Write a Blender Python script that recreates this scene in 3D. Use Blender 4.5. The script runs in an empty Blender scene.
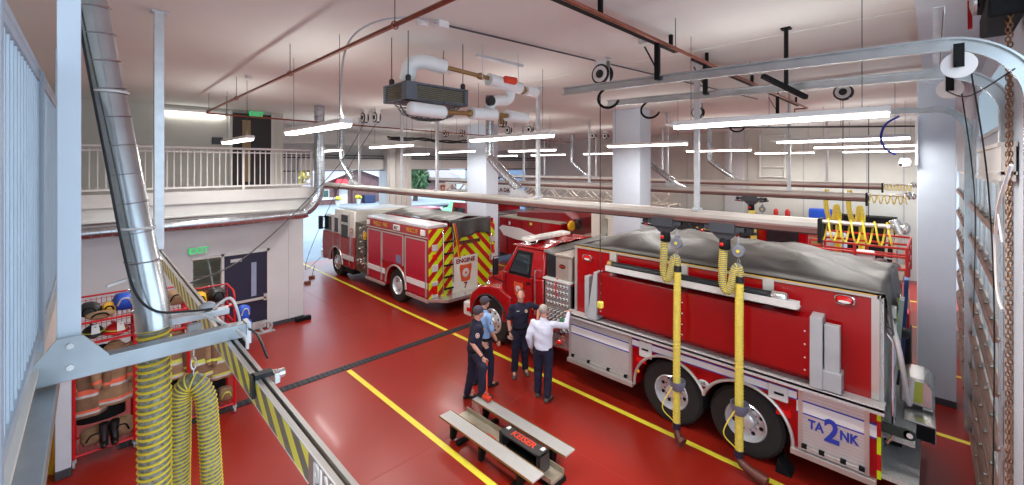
import bpy, math, random
from mathutils import Vector, Matrix, Euler
random.seed(7)
PI = math.pi
sc = bpy.context.scene
C = sc.collection
H = 4.45

# ------------------------------------------------------------------ materials
def lin(c):
    return tuple((x/12.92 if x <= .04045 else ((x+.055)/1.055)**2.4) for x in (c[0]/255, c[1]/255, c[2]/255)) + (1,)

MATS = {}
def mat(name, col, rough=.5, metal=0, vary=.06, scale=6, bump=0, bscale=40, emit=0, coat=0, alpha=1, trans=0, spec=.5):
    if name in MATS: return MATS[name]
    m = bpy.data.materials.new(name); m.use_nodes = True
    nt = m.node_tree; b = nt.nodes['Principled BSDF']
    c = lin(col)
    b.inputs['Base Color'].default_value = c
    b.inputs['Roughness'].default_value = rough
    b.inputs['Metallic'].default_value = metal
    b.inputs['Specular IOR Level'].default_value = spec
    b.inputs['Coat Weight'].default_value = coat
    b.inputs['Coat Roughness'].default_value = .08
    if emit:
        b.inputs['Emission Color'].default_value = c
        b.inputs['Emission Strength'].default_value = emit
    if alpha < 1: b.inputs['Alpha'].default_value = alpha
    if trans: b.inputs['Transmission Weight'].default_value = trans
    if vary or bump:
        tc = nt.nodes.new('ShaderNodeTexCoord')
    if vary:
        n = nt.nodes.new('ShaderNodeTexNoise'); n.inputs['Scale'].default_value = scale; n.inputs['Detail'].default_value = 4
        nt.links.new(tc.outputs['Object'], n.inputs['Vector'])
        r = nt.nodes.new('ShaderNodeMapRange'); r.inputs[1].default_value = .3; r.inputs[2].default_value = .7
        r.inputs[3].default_value = 1-vary; r.inputs[4].default_value = 1+vary
        nt.links.new(n.outputs['Fac'], r.inputs[0])
        mx = nt.nodes.new('ShaderNodeVectorMath'); mx.operation = 'SCALE'
        mx.inputs[0].default_value = c[:3]
        nt.links.new(r.outputs[0], mx.inputs['Scale'])
        nt.links.new(mx.outputs[0], b.inputs['Base Color'])
    if bump:
        n2 = nt.nodes.new('ShaderNodeTexNoise'); n2.inputs['Scale'].default_value = bscale; n2.inputs['Detail'].default_value = 3
        nt.links.new(tc.outputs['Object'], n2.inputs['Vector'])
        bp = nt.nodes.new('ShaderNodeBump'); bp.inputs['Strength'].default_value = bump; bp.inputs['Distance'].default_value = .02
        nt.links.new(n2.outputs['Fac'], bp.inputs['Height'])
        nt.links.new(bp.outputs[0], b.inputs['Normal'])
    MATS[name] = m
    return m

def stripes(name, ca, cb, wx, wy, wz, period, absx=False, duty=.5, rough=.35, off=0):
    """two colours alternating along a direction in object space"""
    m = bpy.data.materials.new(name); m.use_nodes = True
    nt = m.node_tree; b = nt.nodes['Principled BSDF']; b.inputs['Roughness'].default_value = rough
    tc = nt.nodes.new('ShaderNodeTexCoord'); sx = nt.nodes.new('ShaderNodeSeparateXYZ')
    nt.links.new(tc.outputs['Object'], sx.inputs[0])
    xs = sx.outputs[0]
    def math_(op, a, bb):
        n = nt.nodes.new('ShaderNodeMath'); n.operation = op
        for i, q in enumerate((a, bb)):
            if q is None: continue
            if isinstance(q, (int, float)): n.inputs[i].default_value = q
            else: nt.links.new(q, n.inputs[i])
        return n.outputs[0]
    if absx: xs = math_('ABSOLUTE', xs, None)
    s = math_('ADD', math_('MULTIPLY', xs, wx), math_('MULTIPLY', sx.outputs[1], wy))
    s = math_('ADD', s, math_('MULTIPLY', sx.outputs[2], wz))
    s = math_('ADD', s, 100+off)
    s = math_('FRACT', math_('DIVIDE', s, period), None)
    s = math_('LESS_THAN', s, duty)
    mx = nt.nodes.new('ShaderNodeMix'); mx.data_type = 'RGBA'
    mx.inputs[6].default_value = lin(cb); mx.inputs[7].default_value = lin(ca)
    nt.links.new(s, mx.inputs[0]); nt.links.new(mx.outputs[2], b.inputs['Base Color'])
    MATS[name] = m
    return m

M_white = mat('white_paint', (226, 222, 220), .6, vary=.03)
M_wall = mat('wall_paint', (206, 207, 208), .8, vary=.03, scale=2)
M_wallwarm = mat('side_wall_paint', (203, 202, 194), .8, vary=.03, scale=2)
M_ceil = mat('ceiling_paint', (224, 224, 220), .9, vary=.02, scale=1, bump=.1, bscale=30)
M_cream = mat('cream_steel_paint', (214, 212, 208), .5, vary=.03)
M_bluecol = mat('column_paint', (204, 214, 226), .6, vary=.02)
M_galv = mat('galvanised_steel', (206, 210, 214), .34, .55, vary=.10, scale=9)
M_alum = mat('brushed_aluminium', (214, 212, 208), .36, .45, vary=.05, scale=3)
M_alum2 = mat('rail_aluminium', (204, 199, 192), .3, .55, vary=.07, scale=2)
M_chrome = mat('chrome', (225, 225, 228), .1, 1, vary=0)
M_steel = mat('stainless_steel', (205, 203, 200), .24, .75, vary=.1)
M_tread = mat('tread_plate', (206, 204, 202), .38, .2, vary=.15, scale=60, bump=.6, bscale=60)
M_dark = mat('black_plastic', (26, 27, 30), .5, vary=.1)
M_black = mat('black_paint', (16, 16, 18), .6, vary=.08, spec=.2)
M_grey = mat('dark_grey_steel', (70, 74, 80), .45, .3)
M_lgrey = mat('light_grey_plastic', (172, 174, 176), .5)
M_rubber = mat('tyre_rubber', (34, 31, 30), .75, vary=.15, scale=12, bump=.2)
M_red = mat('fire_truck_red', (160, 6, 13), .2, vary=.04, coat=.6)
M_redd = mat('fire_truck_deep_red', (148, 8, 16), .22, vary=.05, coat=.5)
M_redrack = mat('red_rack_paint', (196, 22, 30), .4, vary=.05)
M_redrail = mat('red_pipe_paint', (205, 50, 45), .4, vary=.05)
M_cabwhite = mat('cab_cream_white', (226, 222, 212), .25, vary=.02, coat=.5)
M_glass = mat('dark_window_glass', (34, 42, 46), .06, 0, vary=.15, scale=3, spec=.8)
M_yellow = mat('hose_yellow', (232, 206, 60), .55, vary=.06)
M_hosepale = mat('hose_pale_yellow_fabric', (224, 204, 92), .6, vary=.1, scale=18, bump=.3)
M_hosegrey = mat('hose_mottled_fabric', (128, 128, 112), .55, vary=.55, scale=55)
M_tarp = mat('grey_vinyl_tarp', (98, 94, 90), .42, vary=.08, scale=4, bump=.7, bscale=3)
M_tarpb = mat('black_vinyl_tarp', (62, 60, 56), .42, vary=.1, scale=4, bump=.25, bscale=8)
M_navy = mat('navy_uniform_cloth', (28, 28, 52), .85, vary=.12, scale=10, bump=.3, bscale=14)
M_blueshirt = mat('light_blue_shirt_cloth', (142, 176, 222), .85, vary=.06, bump=.3, bscale=14)
M_whiteshirt = mat('white_shirt_cloth', (222, 224, 240), .85, vary=.03, bump=.3, bscale=14)
M_skin = mat('skin', (206, 150, 128), .55, vary=.05, scale=20)
M_hairgrey = mat('grey_hair', (176, 166, 158), .8, vary=.15, scale=40)
M_hairbrown = mat('brown_hair', (92, 66, 50), .8, vary=.15, scale=40)
M_cap = mat('dark_cap_cloth', (66, 62, 76), .85, vary=.1)
M_shoe = mat('grey_suede_shoe', (78, 72, 68), .6, vary=.1)
M_shoeb = mat('black_leather', (24, 22, 24), .4, vary=.1)
M_orange = mat('orange_red_paint', (222, 66, 36), .45)
M_copper = mat('copper_pipe', (138, 76, 58), .4, .6, vary=.15)
M_brass = mat('brass', (156, 122, 78), .4, .5)
M_brown = mat('brown_door_rail', (146, 108, 92), .4, .3, vary=.12)
M_galvd = mat('weathered_galvanised', (168, 176, 182), .38, .6, vary=.10, scale=7)
M_track = mat('track_steel', (196, 200, 202), .25, .85, vary=.1, scale=6)
M_duct = mat('spiral_duct_zinc', (188, 192, 196), .26, .95, vary=.12, scale=5)
M_insul = mat('white_pipe_insulation', (234, 234, 232), .4, vary=.02)
M_tan = mat('tan_turnout_cloth', (152, 122, 92), .85, vary=.16, scale=8, bump=.5, bscale=10)
M_lime = mat('reflective_yellow_band', (214, 220, 90), .4)
M_orband = mat('reflective_orange_band', (240, 110, 80), .4)
M_silver = mat('reflective_silver', (205, 205, 205), .35, .2)
M_blue = mat('royal_blue_nylon', (30, 84, 200), .5, vary=.1, bump=.4, bscale=12)
M_bluepaint = mat('blue_lettering', (40, 64, 168), .35, vary=0)
M_gold = mat('gold_lettering', (206, 140, 60), .4, vary=0)
M_yellowpaint = mat('yellow_box_paint', (232, 178, 30), .4)
M_lens = mat('lamp_diffuser', (255, 252, 246), .5, vary=0, emit=11)
M_green = mat('exit_sign_green', (30, 190, 100), .5, vary=0, emit=.7)
M_redlamp = mat('red_marker_lens', (214, 20, 20), .15, vary=0, coat=.5)
M_ambl = mat('amber_marker_lens', (240, 150, 30), .2, vary=0)
M_navydoor = mat('navy_door_paint', (34, 34, 58), .4, vary=.04)
M_lettering_red = mat('dark_red_lettering', (120, 20, 34), .4, vary=0)
M_badge = mat('badge_orange_red', (214, 74, 50), .4, vary=.04)
M_chain = mat('rusty_brass_chain', (150, 112, 84), .4, .7, vary=.2)
M_wirecord = mat('black_cord', (22, 22, 24), .6, vary=0)
M_bluecord = mat('blue_cord', (30, 50, 160), .5, vary=0)
M_chev = stripes('rear_chevron_stripes', (206, 224, 20), (186, 14, 24), 1, 0, 1, .42, absx=True, duty=.52)
M_haz = stripes('yellow_grey_hazard_stripes', (244, 228, 70), (104, 96, 90), 0, 1, -1.5, .19, duty=.5, off=.03)

# ------------------------------------------------------------------ geometry helper
def frames(path, closed=False):
    P = [Vector(p) for p in path]; n = len(P); T = []
    for i in range(n):
        a = P[max(i-1, 0)]; b = P[min(i+1, n-1)]
        t = (b-a); T.append(t.normalized() if t.length > 1e-9 else Vector((0, 0, 1)))
    up = Vector((0, 0, 1)) if abs(T[0].z) < .9 else Vector((1, 0, 0))
    N = (up - T[0]*up.dot(T[0])).normalized(); out = []
    for i in range(n):
        N = (N - T[i]*N.dot(T[i]))
        N = N.normalized() if N.length > 1e-6 else T[i].orthogonal().normalized()
        out.append((P[i], T[i], N.copy(), T[i].cross(N)))
    return out

def smoothpath(pts, k=6):
    """Catmull-Rom through the points"""
    P = [Vector(p) for p in pts]; out = []
    for i in range(len(P)-1):
        p0 = P[max(i-1, 0)]; p1 = P[i]; p2 = P[i+1]; p3 = P[min(i+2, len(P)-1)]
        for j in range(k):
            t = j/k
            out.append(.5*((2*p1)+(-p0+p2)*t+(2*p0-5*p1+4*p2-p3)*t*t+(-p0+3*p1-3*p2+p3)*t**3))
    out.append(P[-1]); return out

class MB:
    def __init__(s): s.v = []; s.f = []; s.m = []; s.cur = 0; s.X = None
    def mi(s, i): s.cur = i; return s
    def av(s, vs):
        b = len(s.v)
        for p in vs:
            p = Vector(p)
            if s.X is not None: p = s.X @ p
            s.v.append(p)
        return b
    def af(s, fs, b=0):
        for f in fs: s.f.append(tuple(i+b for i in f)); s.m.append(s.cur)
    def box(s, x0, x1, y0, y1, z0, z1):
        if x0 > x1: x0, x1 = x1, x0
        if y0 > y1: y0, y1 = y1, y0
        if z0 > z1: z0, z1 = z1, z0
        b = s.av([(x0,y0,z0),(x1,y0,z0),(x1,y1,z0),(x0,y1,z0),(x0,y0,z1),(x1,y0,z1),(x1,y1,z1),(x0,y1,z1)])
        s.af([(0,3,2,1),(4,5,6,7),(0,1,5,4),(1,2,6,5),(2,3,7,6),(3,0,4,7)], b); return s
    def hexa(s, p8):
        b = s.av(p8); s.af([(0,3,2,1),(4,5,6,7),(0,1,5,4),(1,2,6,5),(2,3,7,6),(3,0,4,7)], b); return s
    def bar(s, p, q, w, h=None, up=None):
        h = h or w; p = Vector(p); q = Vector(q); t = (q-p).normalized()
        u = Vector(up) if up else (Vector((0,0,1)) if abs(t.z) < .95 else Vector((0,1,0)))
        n = (u - t*u.dot(t)).normalized(); r = t.cross(n)
        c = [-r*w/2-n*h/2, r*w/2-n*h/2, r*w/2+n*h/2, -r*w/2+n*h/2]
        b = s.av([p+k for k in c]+[q+k for k in c])
        s.af([(0,3,2,1),(4,5,6,7),(0,1,5,4),(1,2,6,5),(2,3,7,6),(3,0,4,7)], b); return s
    def tube(s, path, r, n=10, cap=True):
        F = frames(path); R = r if isinstance(r, (list, tuple)) else [r]*len(F); b = len(s.v)
        for (p, t, N, B), rr in zip(F, R):
            s.av([p + N*(math.cos(2*PI*i/n)*rr) + B*(math.sin(2*PI*i/n)*rr) for i in range(n)])
        for k in range(len(F)-1):
            s.af([(k*n+i, k*n+(i+1)%n, (k+1)*n+(i+1)%n, (k+1)*n+i) for i in range(n)], b)
        if cap:
            s.af([tuple(range(n-1, -1, -1)), tuple((len(F)-1)*n+i for i in range(n))], b)
        return s
    def helix(s, path, R, pitch, r, n=4, per=14, start=0):
        F = frames(path); L = [0]
        for i in range(1, len(F)): L.append(L[-1]+(F[i][0]-F[i-1][0]).length)
        tot = L[-1]; N_ = int(tot/pitch*per); pts = []; j = 0
        for k in range(N_+1):
            d = tot*k/N_
            while j < len(L)-2 and L[j+1] < d: j += 1
            u = (d-L[j])/max(L[j+1]-L[j], 1e-9)
            p = F[j][0].lerp(F[j+1][0], u); a = F[j][2].lerp(F[j+1][2], u); bb = F[j][3].lerp(F[j+1][3], u)
            th = 2*PI*k/per
            rad = (a*math.cos(th)+bb*math.sin(th)).normalized()
            pts.append((p+rad*R, rad))
        b = len(s.v)
        for i, (p, rad) in enumerate(pts):
            t = (pts[min(i+1, len(pts)-1)][0]-pts[max(i-1, 0)][0]).normalized(); c = t.cross(rad)
            s.av([p + rad*(math.cos(2*PI*q/n)*r) + c*(math.sin(2*PI*q/n)*r) for q in range(n)])
        for k in range(len(pts)-1):
            s.af([(k*n+i, k*n+(i+1)%n, (k+1)*n+(i+1)%n, (k+1)*n+i) for i in range(n)], b)
        return s
    def lathe(s, prof, c=(0,0,0), axis='Z', n=24, close=True):
        """prof: (radius, height) pairs"""
        c = Vector(c); b = len(s.v)
        for r, h in prof:
            for i in range(n):
                a = 2*PI*i/n; x = math.cos(a)*r; y = math.sin(a)*r
                p = {'Z': (x, y, h), 'X': (h, x, y), 'Y': (x, h, y)}[axis]
                s.av([c+Vector(p)])
        for k in range(len(prof)-1):
            s.af([(k*n+i, k*n+(i+1)%n, (k+1)*n+(i+1)%n, (k+1)*n+i) for i in range(n)], b)
        if close:
            s.af([tuple(range(n-1,-1,-1)), tuple((len(prof)-1)*n+i for i in range(n))], b)
        return s
    def ell(s, c, r, n=14, m=9, R=None):
        c = Vector(c); b = len(s.v)
        for j in range(m+1):
            ph = PI*j/m
            for i in range(n):
                a = 2*PI*i/n; p = Vector((r[0]*math.sin(ph)*math.cos(a), r[1]*math.sin(ph)*math.sin(a), r[2]*math.cos(ph)))
                if R is not None: p = R @ p
                s.av([c+p])
        for j in range(m):
            s.af([(j*n+i, (j+1)*n+i, (j+1)*n+(i+1)%n, j*n+(i+1)%n) for i in range(n)], b)
        return s
    def loft(s, rings, n=16, cap=True):
        """rings: (center, rx, ry, yaw)"""
        b = len(s.v)
        for c, rx, ry, yaw in rings:
            c = Vector(c)
            for i in range(n):
                a = 2*PI*i/n; x = rx*math.cos(a); y = ry*math.sin(a)
                s.av([c+Vector((x*math.cos(yaw)-y*math.sin(yaw), x*math.sin(yaw)+y*math.cos(yaw), 0))])
        for k in range(len(rings)-1):
            s.af([(k*n+i, k*n+(i+1)%n, (k+1)*n+(i+1)%n, (k+1)*n+i) for i in range(n)], b)
        if cap: s.af([tuple(range(n-1,-1,-1)), tuple((len(rings)-1)*n+i for i in range(n))], b)
        return s
    def prism(s, poly, axis, a, b_):
        """polygon in the plane normal to axis, extruded a..b"""
        def P(u, v, w): return {'X': (w, u, v), 'Y': (u, w, v), 'Z': (u, v, w)}[axis]
        n = len(poly); b = s.av([P(u, v, a) for u, v in poly]+[P(u, v, b_) for u, v in poly])
        s.af([tuple(range(n-1,-1,-1)), tuple(range(n, 2*n))], b)
        s.af([(i, (i+1)%n, n+(i+1)%n, n+i) for i in range(n)], b); return s
    def grid(s, fn, nu, nv, thick=None):
        b = s.av([fn(i/nu, j/nv) for j in range(nv+1) for i in range(nu+1)])
        s.af([(j*(nu+1)+i, j*(nu+1)+i+1, (j+1)*(nu+1)+i+1, (j+1)*(nu+1)+i) for j in range(nv) for i in range(nu)], b)
        return s
    def build(s, name, mats, parent=None, smooth=False, bevel=0, local=False, solid=0):
        me = bpy.data.meshes.new(name)
        off = Vector((0, 0, 0))
        if parent is not None and not local:
            q = parent
            while q is not None: off += q.location; q = q.parent
        me.from_pydata([tuple(p-off) for p in s.v], [], s.f)
        if not isinstance(mats, (list, tuple)): mats = [mats]
        for m in mats: me.materials.append(m)
        me.polygons.foreach_set('material_index', [min(i, len(mats)-1) for i in s.m])
        import bmesh
        bm = bmesh.new(); bm.from_mesh(me); bmesh.ops.recalc_face_normals(bm, faces=bm.faces); bm.to_mesh(me); bm.free()
        if smooth:
            me.polygons.foreach_set('use_smooth', [True]*len(me.polygons))
            try: me.set_sharp_from_angle(angle=math.radians(smooth if smooth > 1 else 40))
            except Exception: pass
        me.update()
        o = bpy.data.objects.new(name, me); C.objects.link(o)
        if parent is not None: o.parent = parent
        if solid:
            md = o.modifiers.new('Solidify', 'SOLIDIFY'); md.thickness = solid; md.offset = 0
        if bevel:
            md = o.modifiers.new('Bevel', 'BEVEL'); md.width = bevel; md.segments = 2; md.limit_method = 'ANGLE'; md.angle_limit = math.radians(50)
        return o

def tag(o, label=None, cat=None, group=None, kind=None):
    if label: o['label'] = label
    if cat: o['category'] = cat
    if group: o['group'] = group
    if kind: o['kind'] = kind
    return o
def thing(name, label, cat, loc=(0,0,0), rz=0, group=None):
    o = bpy.data.objects.new(name, None); C.objects.link(o); o.empty_display_size = .1
    o.location = loc; o.rotation_euler = (0, 0, rz)
    return tag(o, label, cat, group)
def copy_tree(o, parent=None, loc=None, label=None, rz=None):
    c = o.copy(); C.objects.link(c); c.parent = parent
    if loc is not None: c.location = loc
    if rz is not None: c.rotation_euler = (0, 0, rz)
    if label: c['label'] = label
    for ch in list(o.children): copy_tree(ch, c)
    return c
def struct(name, mb, m, parent=None, **k):
    o = mb.build(name, m, parent, **k)
    if parent is None: o['kind'] = 'structure'
    return o
def text(body, size, loc, rot, m, parent, name='lettering', ext=.003, sx=1, off=0, al='CENTER'):
    cu = bpy.data.curves.new(name, 'FONT'); cu.body = body; cu.size = size; cu.extrude = ext; cu.offset = off
    cu.align_x = al; cu.align_y = 'CENTER'; cu.resolution_u = 3
    t = bpy.data.objects.new('tmp', cu); C.objects.link(t)
    bpy.context.view_layer.update()
    me = bpy.data.meshes.new_from_object(t.evaluated_get(bpy.context.evaluated_depsgraph_get()))
    bpy.data.objects.remove(t)
    me.transform(Matrix.Diagonal((sx, 1, 1, 1)))
    me.transform(Euler(rot).to_matrix().to_4x4())
    me.materials.clear(); me.materials.append(m)
    o = bpy.data.objects.new(name, me); C.objects.link(o)
    o.location = loc
    if parent is not None:
        o.parent = parent; off_ = Vector((0,0,0)); q = parent
        while q is not None: off_ += q.location; q = q.parent
        me.transform(Matrix.Translation(Vector(loc)-off_)); o.location = (0,0,0)
    return o
SIDE = (PI/2, 0, -PI/2); REAR = (PI/2, 0, 0)

# ================================================================== SETTING
# ---- floor with its painted lane lines and saw cuts
m_floor = mat('red_epoxy_floor', (146, 32, 20), .32, vary=.08, scale=.8, bump=.04, bscale=3, coat=.06)
nt = m_floor.node_tree; b_ = nt.nodes['Principled BSDF']
m_line = mat('yellow_floor_paint', (232, 216, 66), .35, vary=.05)
m_joint = mat('floor_joint', (150, 44, 36), .6, vary=0)
fb = MB(); fb.box(-4, 22.4, -.75, 20.3, -.15, 0)
fb.mi(1)
for x, y0, y1 in ((3.95, -.5, 8.95), (6.77, -.5, 8.95), (6.77, 9.27, 20.25), (9.92, -.5, 8.95), (9.92, 9.27, 20.25), (12.88, -.5, 8.95), (12.88, 9.27, 20.25), (16.0, -.5, 8.95), (16.0, 9.27, 20.25), (18.95, -.5, 20.25)):
    fb.box(x-.052, x+.052, y0, y1, .0, .0022)
fb.mi(2)
for y in (5.6, 12.4, 16.2): fb.box(-.4 if y < 9 else 4.5, 22, y-.006, y+.006, 0, .0012)
for x in (2.2, 5.35, 8.35, 11.4): fb.box(x-.006, x+.006, -.5, 8.95, 0, .0012); fb.box(x-.006, x+.006, 9.3, 12.8 if x < 4.4 else 20, 0, .0012)
struct('floor', fb, [m_floor, m_line, m_joint])
# ---- trench drain
td = thing('trench_drain', 'black slotted trench drain grate running across the red floor', 'floor drain', (9, 9.11, 0))
g = MB(); g.box(.3, 22, 9.0, 9.22, .001, .006); g.build('channel', M_black, td)
g = MB()
for k in range(5): g.box(.3, 22, 9.015+k*.042, 9.033+k*.042, .006, .013)
x = .3
while x < 22: g.box(x, x+.02, 9.0, 9.22, .006, .012); x += .1
g.build('grate', M_grey, td)
# ---- ceiling
struct('ceiling', MB().box(-4, 22.6, -.75, 20.6, 6.1, 6.3), M_ceil)
tr = MB(); tr.box(-4, 22.3, 18.9, 20.3, 5.86, 6.1); struct('trim_1', tr, M_cream)
tr = MB(); tr.box(6.15, 6.19, -.5, 18.9, 6.088, 6.1); struct('trim_2', tr, M_ceil)
# soffit above the doors on the camera side
struct('trim_3', MB().box(4.9, 22.3, -.55, .12, 5.97, 6.1), M_bluecol)
# ---- walls
w = MB()
w.box(10.3, 12.2, -.75, -.55, 0, 4.25); w.box(4.75, 6.3, -.75, -.55, 0, 4.25); w.box(16.2, 17.4, -.75, -.55, 0, 4.25); w.box(21.4, 22.4, -.75, -.55, 0, 4.25)
w.box(4.75, 22.4, -.75, -.55, 4.25, 6.1)
struct('wall_near', w, M_bluecol)
w = MB(); w.box(22.3, 22.5, -.75, 20.4, 0, 6.1)
w.mi(1)
for y in (.8, 1.9, 4.05, 6.3, 9.2, 12.2, 15): w.box(22.285, 22.3, y-.02, y+.02, 0, 5.6)
w.mi(2); w.box(22.2, 22.3, 6.45, 7.3, 0, 6.1); w.box(22.2, 22.3, 10.3, 13.0, 2.9, 5.3)
struct('wall_right', w, [M_wallwarm, M_lgrey, M_wall])
w = MB()
doors_x = [(-1, 4.6), (6.55, 10.6), (12.1, 16.3), (17.2, 21.4)]
w.box(4.35, 6.55, 20.1, 20.4, 0, 4.25); w.box(10.6, 12.1, 20.1, 20.4, 0, 4.25); w.box(16.3, 17.2, 20.1, 20.4, 0, 4.25); w.box(21.4, 22.4, 20.1, 20.4, 0, 4.25)
w.box(4.35, 22.4, 20.1, 20.4, 4.25, 6.1)
struct('wall_front', w, M_wall)
# rolled up front doors, header panels and beams
w = MB()
for a, b in doors_x[1:]:
    w.box(a-.05, b+.05, 19.86, 20.08, 4.22, 4.72)
struct('trim_4', w, M_cream)
w = MB()
for z in (4.16, 4.76, 4.88): w.box(4.4, 22.2, 19.84, 19.9, z, z+.045)
struct('trim_5', w, M_grey)
w = MB(); w.box(4.4, 22.2, 18.6, 18.9, 5.35, 5.5); w.box(4.4, 22.2, 18.74, 18.78, 5.5, 5.9); struct('trim_6', w, M_cream)
w = MB()
for a, b in doors_x[1:]:
    for x in (a-.08, b+.02): w.box(x, x+.06, 20.0, 20.1, 0, 4.3)
struct('trim_7', w, mat('blue_white_jamb', (170, 190, 214), .5))
# pilasters by the first front opening
w = MB(); w.box(10.6, 11.05, 19.5, 20.1, 0, 5.35); w.box(11.2, 12.1, 19.7, 20.1, 0, 5.1)
w.box(10.68, 10.72, 19.46, 19.5, 0, 5.3); w.box(11.5, 11.54, 19.66, 19.7, 0, 5.1); w.box(11.8, 11.84, 19.66, 19.7, 0, 5.1)
struct('trim_8', w, M_cream)
# closed front door, blue panes given a glow in place of daylight
w = MB()
w.box(17.2, 21.4, 20.12, 20.16, 0, 4.25)
d4 = struct('door_4', w, M_cream)
w = MB()
for i in range(14): w.box(17.25+i*.295, 17.25+i*.295+.25, 20.10, 20.125, 1.2, 4.1)
w.build('pane', mat('frosted_blue_pane', (150, 190, 240), .3, vary=.1, emit=.5), d4)
# columns
def column(n, x0, x1, y0, y1, m=M_bluecol):
    g = MB(); g.box(x0, x1, y0, y1, .12, 6.1); g.mi(1); g.box(x0-.006, x1+.006, y0-.006, y1+.006, 0, .13)
    return struct(n, g, [m, M_grey], bevel=.012)
column('wall_column_1', 11.14, 11.66, -.30, .216)
column('wall_column_2', 11.14, 11.8, 5.95, 6.85)
column('wall_column_3', 11.14, 11.8, 12.6, 13.8)
column('wall_column_4', -.36, -.2, 8.72, 8.9, M_bluecol)
# ---- office block under and behind the far mezzanine
w = MB()
w.box(-4, 1.78, 12.9, 13.1, 0, 3.3); w.box(2.38, 4.35, 12.9, 13.1, 0, 3.3); w.box(1.78, 2.38, 12.9, 13.1, 2.12, 3.3)
w.box(4.15, 4.35, 13.1, 20.1, 0, 3.3)
w.box(4.15, 4.35, 14.9, 20.1, 3.3, 6.1)
struct('wall_office', w, M_wall)
struct('baseboard_office', MB().box(2.38+1.0, 4.36, 12.885, 12.9, 0, .11).box(4.35, 4.365, 12.9, 20, 0, .11), M_grey)
struct('trim_9', MB().box(3.95, 3.99, 12.885, 12.9, .1, 3.3), M_wall)
struct('wall_mezzanine', MB().box(-4, 4.35, 14.7, 14.9, 3.8, 6.1), M_wallwarm)
struct('wall_left', MB().box(-.7, -.5, 1.0, 9.1, 0, 3.2).box(-4, -3.8, -.7, 14.8, 3.2, 6.1).box(-.7, -.5, 9.1, 9.12, 0, 3.2).box(-4.1, -4, 9, 13, 0, 3.3), M_wallwarm)
# stairs seen through the opening
st = thing('staircase', 'cream steel staircase seen through the doorway beside the navy door', 'stairs', (2.1, 14.3, 0))
g = MB(); 
for k in range(9): g.box(1.7, 2.9, 13.5+k*.2, 13.7+k*.2, k*.18+.14, k*.18+.18)
g.build('tread', mat('stair_cream', (196, 188, 160), .6), st)
g = MB(); g.bar((1.75, 13.4, .2), (1.75, 15.3, 1.9), .05, .25); g.bar((2.85, 13.4, .2), (2.85, 15.3, 1.9), .05, .25); g.build('stringer', M_cream, st)
g = MB(); g.tube([(1.8, 13.4, 1.1), (1.8, 15.2, 2.7)], .02); g.tube([(2.3, 13.4, 1.1), (2.3, 15.2, 2.7)], .02); g.build('handrail', M_white, st)
# mezzanine slabs
struct('floor_mezzanine', MB().box(-4, 4.42, 12.3, 14.9, 3.62, 3.83).box(-4, -.17, -.7, 12.3, 3.45, 3.62), M_cream)
g = MB(); g.box(-4, 4.40, 12.24, 12.3, 3.55, 3.83); g.box(-4, 4.3, 12.32, 12.42, 3.24, 3.62); g.box(-4, 4.34, 12.26, 12.5, 3.24, 3.27)
struct('trim_10', g, M_cream)
g = MB(); g.box(-.2, -.165, -.6, 12.2, 3.30, 3.62); g.box(-.2, -.15, -.6, 12.2, 3.29, 3.315); g.box(-.2, -.15, -.6, 12.2, 3.60, 3.625)
struct('trim_11', g, M_cream)

# railings
def railing(name, label, p0, p1, z0, z1, npost, spacing, m, near=False):
    p0 = Vector(p0); p1 = Vector(p1); t = thing(name, label, 'railing', tuple((p0+p1)/2+Vector((0, 0, z0))))
    d = p1-p0; L = d.length; u = d/L
    def at(k, z): return p0+u*k+Vector((0, 0, z))
    MB().bar(at(0, z1), at(L, z1), .03 if near else .045, .03 if near else .05).build('top_rail', m, t, bevel=.006)
    MB().bar(at(0, z0+.09), at(L, z0+.09), (.03), .04).bar(at(0, z1-(.03 if near else .1)), at(L, z1-(.03 if near else .1)), .025, .03).build('lower_rail', m, t)
    for k in range(npost+1):
        MB().bar(at(L*k/npost, z0), at(L*k/npost, z1), .045).build('post', m, t)
    g = MB(); k = spacing
    while k < L: g.bar(at(k, z0+.09), at(k, z1-.05), .018); k += spacing
    o = g.build('baluster', m, t)
    return t
railing('guard_railing', 'white steel balcony railing on the far mezzanine in front of the black door', (-3.9, 12.33, 0), (4.38, 12.33, 0), 3.83, 4.86, 5, .125, M_white)
railing('guard_railing', 'white railing of close upright bars at the left edge of the picture', (-.17, .3, 0), (-.17, 5.3, 0), 3.62, 4.865, 4, .085, mat('blue_grey_railing', (168, 182, 196), .5), near=True)

# mezzanine wall objects
md = thing('door_1', None, None, (3.45, 14.68, 3.83)); md['kind'] = 'structure'
MB().box(2.95, 3.98, 14.62, 14.7, 3.83, 6.0).build('door_leaf', mat('near_black_door', (44, 38, 38), .5), md)
MB().box(3.2, 3.42, 14.605, 14.62, 3.95, 5.8).build('door_edge', mat('tan_door_edge', (150, 124, 90), .5), md)
MB().box(2.88, 2.95, 14.6, 14.7, 3.83, 6.06).box(3.98, 4.05, 14.6, 14.7, 3.83, 6.06).build('frame', M_cream, md)
nd = thing('door_2', None, None, (2.9, 12.88, 0)); nd['kind'] = 'structure'
MB().box(2.42, 3.4, 12.85, 12.9, .02, 2.1).build('door_leaf', M_navydoor, nd)
MB().box(3.02, 3.14, 12.84, 12.85, .95, 1.85).build('pane', mat('door_vision_glass', (150, 160, 185), .2), nd)
MB().box(2.5, 3.36, 12.76, 12.8, .84, .9).box(3.3, 3.38, 12.76, 12.85, .8, .96).build('push_bar', M_alum, nd)
MB().box(2.45, 3.38, 12.84, 12.85, .04, .24).build('kick_plate', M_alum, nd)
MB().box(2.55, 2.8, 12.84, 12.85, 1.92, 2.0).build('sign_plate', M_silver, nd)
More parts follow.
